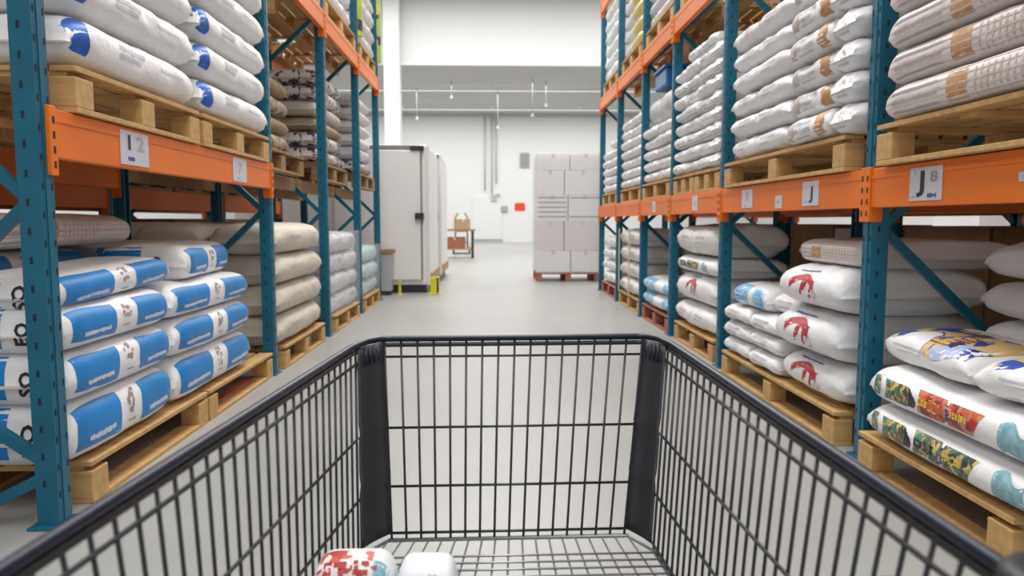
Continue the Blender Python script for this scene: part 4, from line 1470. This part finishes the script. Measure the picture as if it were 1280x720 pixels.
# floor grid
bm = bmesh.new()
n = 19
for i in range(n):
    t = i / (n - 1)
    tube(bm, [lerp(FLb, FRb, t), lerp(RLb, RRb, t)], 0.002, 6)
k = 0
yy = 0.02
while yy < 0.985:
    tube(bm, [lerp(SLb, RLb, yy) + V(0, 0, 0.003), lerp(SRb, RRb, yy) + V(0, 0, 0.003)], 0.002, 6)
    yy += 0.036
tube(bm, [FLb, SLb, RLb, RRb, SRb, FRb, FLb], 0.0035, 8)
cobj('basket_floor', bm, ['cart_floor_wire'])
# back gate
panel('rear_gate', RLt + V(0.01, 0, 0), RRt + V(-0.01, 0, 0), RLb, RRb, 17, hs[:4])
# handle
bm = bmesh.new()
tube(bm, [(-0.36, 0.37, RZ + 0.02), (0.36, 0.37, RZ + 0.02)], 0.016, 14)
cobj('handle', bm, ['cart_plastic'])
for sx in (-1, 1):
    X = 0.372 * sx
    bm = bmesh.new()
    # looped bracket that joins the rim to the handle
    loop = []
    for k in range(20):
        a = 2 * PI * k / 20
        loop.append((X + sx * 0.012 + 0.036 * sgnpow(math.cos(a), 0.6), 0.43 + 0.05 * sgnpow(math.sin(a), 0.6), RZ + 0.01))
    tube(bm, loop, 0.012, 10, close=True)
    br = cobj('handle_bracket', bm, ['cart_plastic'])
    bm = bmesh.new()
    bbox(bm, X + sx * 0.012 - 0.03, X + sx * 0.012 + 0.03, 0.39, 0.47, RZ - 0.002, RZ + 0.006, 0, 0.003)
    lb = cobj('label_plate', bm, ['cart_plastic' if sx < 0 else 'white_print'], br)
    lb.location = (0, 0, 0)
# chassis, casters
bm = bmesh.new()
for sx in (-1, 1):
    tube(bm, [(0.30 * sx, 0.52, RZ - 0.02), (0.29 * sx, 0.50, 0.35), (0.27 * sx, 0.55, 0.20), (0.20 * sx + 0.03, 1.36, 0.20), (0.19 * sx + 0.03, 1.40, 0.15)], 0.012, 10)
    tube(bm, [(0.26 * sx, 0.62, 0.20), (0.24 * sx + 0.01, 1.1, FZ - 0.01)], 0.01, 8)
for y in (0.60, 0.95, 1.32):
    tube(bm, [(-0.25 + (y - 0.6) * 0.07, y, 0.20), (0.27 - (y - 0.6) * 0.04, y, 0.20)], 0.009, 8)
cobj('chassis', bm, ['cart_wire'])
for (x, y) in ((-0.26, 0.55), (0.26, 0.55), (-0.15, 1.38), (0.21, 1.38)):
    bm = bmesh.new()
    bmesh.ops.create_cone(bm, cap_ends=True, segments=24, radius1=0.062, radius2=0.062, depth=0.03, matrix=Matrix.Translation((x, y, 0.062)) @ Matrix.Rotation(PI / 2, 4, 'Y'))
    wh = cobj('wheel', bm, ['rubber'])
    bm = bmesh.new()
    for sx in (-0.022, 0.022):
        bbox(bm, x + sx - 0.002, x + sx + 0.002, y - 0.018, y + 0.018, 0.05, 0.15)
    bbox(bm, x - 0.024, x + 0.024, y - 0.02, y + 0.02, 0.146, 0.155)
    fk = cobj('fork', bm, ['dark_metal'], wh)
    fk.location = (0, 0, 0)

# packs lying in the basket
def pack(name, L, W, H, x, y, z, mats, label, seed, pr, cat, rot=0):
    s = Sack(L, W, H, seed, 2.6, 6, 0.35)
    me = s.build(pr, mats, 24, 28)
    o = obj(name, me, None, (x, y, z), rot)
    tag(o, label, cat, None)
    return o
rn = random.Random(5)
def pr_meat(s):
    s.patch(-s.L / 2 + 0.012, s.L / 2 - 0.03, -0.045, 0.092, 2, nr=14, ntt=14, off=0.001)
    s.patch(s.L / 2 - 0.028, s.L / 2 - 0.006, -0.045, 0.065, 4, nr=4, ntt=8, off=0.001)
    s.patch(s.L / 2 - 0.022, s.L / 2 - 0.008, 0.02, 0.04, 5, nr=3, ntt=4, off=0.002)
    for k in range(3):
        s.marks(-s.L / 2 + 0.02, s.L / 2 - 0.035, 0.0 + k * 0.026, 0.02, 3, rn, off=0.002, fill=0.55)
    for k in range(4):
        s.blob(-s.L * 0.35 + k * s.L * 0.2, 0.045, 0.014, 3, rn, off=0.0024, n=7)
fl = FZ + 0.0055
pack('food_packet', 0.120, 0.10, 0.112, -0.206, 1.065, fl, ['white_print', 'cabinet_white', 'meat_print', 'red_print', 'teal_print', 'yellow_print'],
     'red and white printed food packet lying in the cart basket', 1, [pr_meat], 'food packet', rot=PI)
def pr_w(s):
    s.blob(0.01, 0.035, 0.010, 2, rn, off=0.0012, n=14)
    s.marks(-0.01, 0.022, 0.036, 0.010, 2, rn, off=0.0012)
pack('paper_packet', 0.090, 0.10, 0.104, -0.098, 1.065, fl, ['white_print', 'seam', 'pink_print'],
     'plain white packet with small pink print in the cart basket', 2, [pr_w], 'packet', rot=PI)
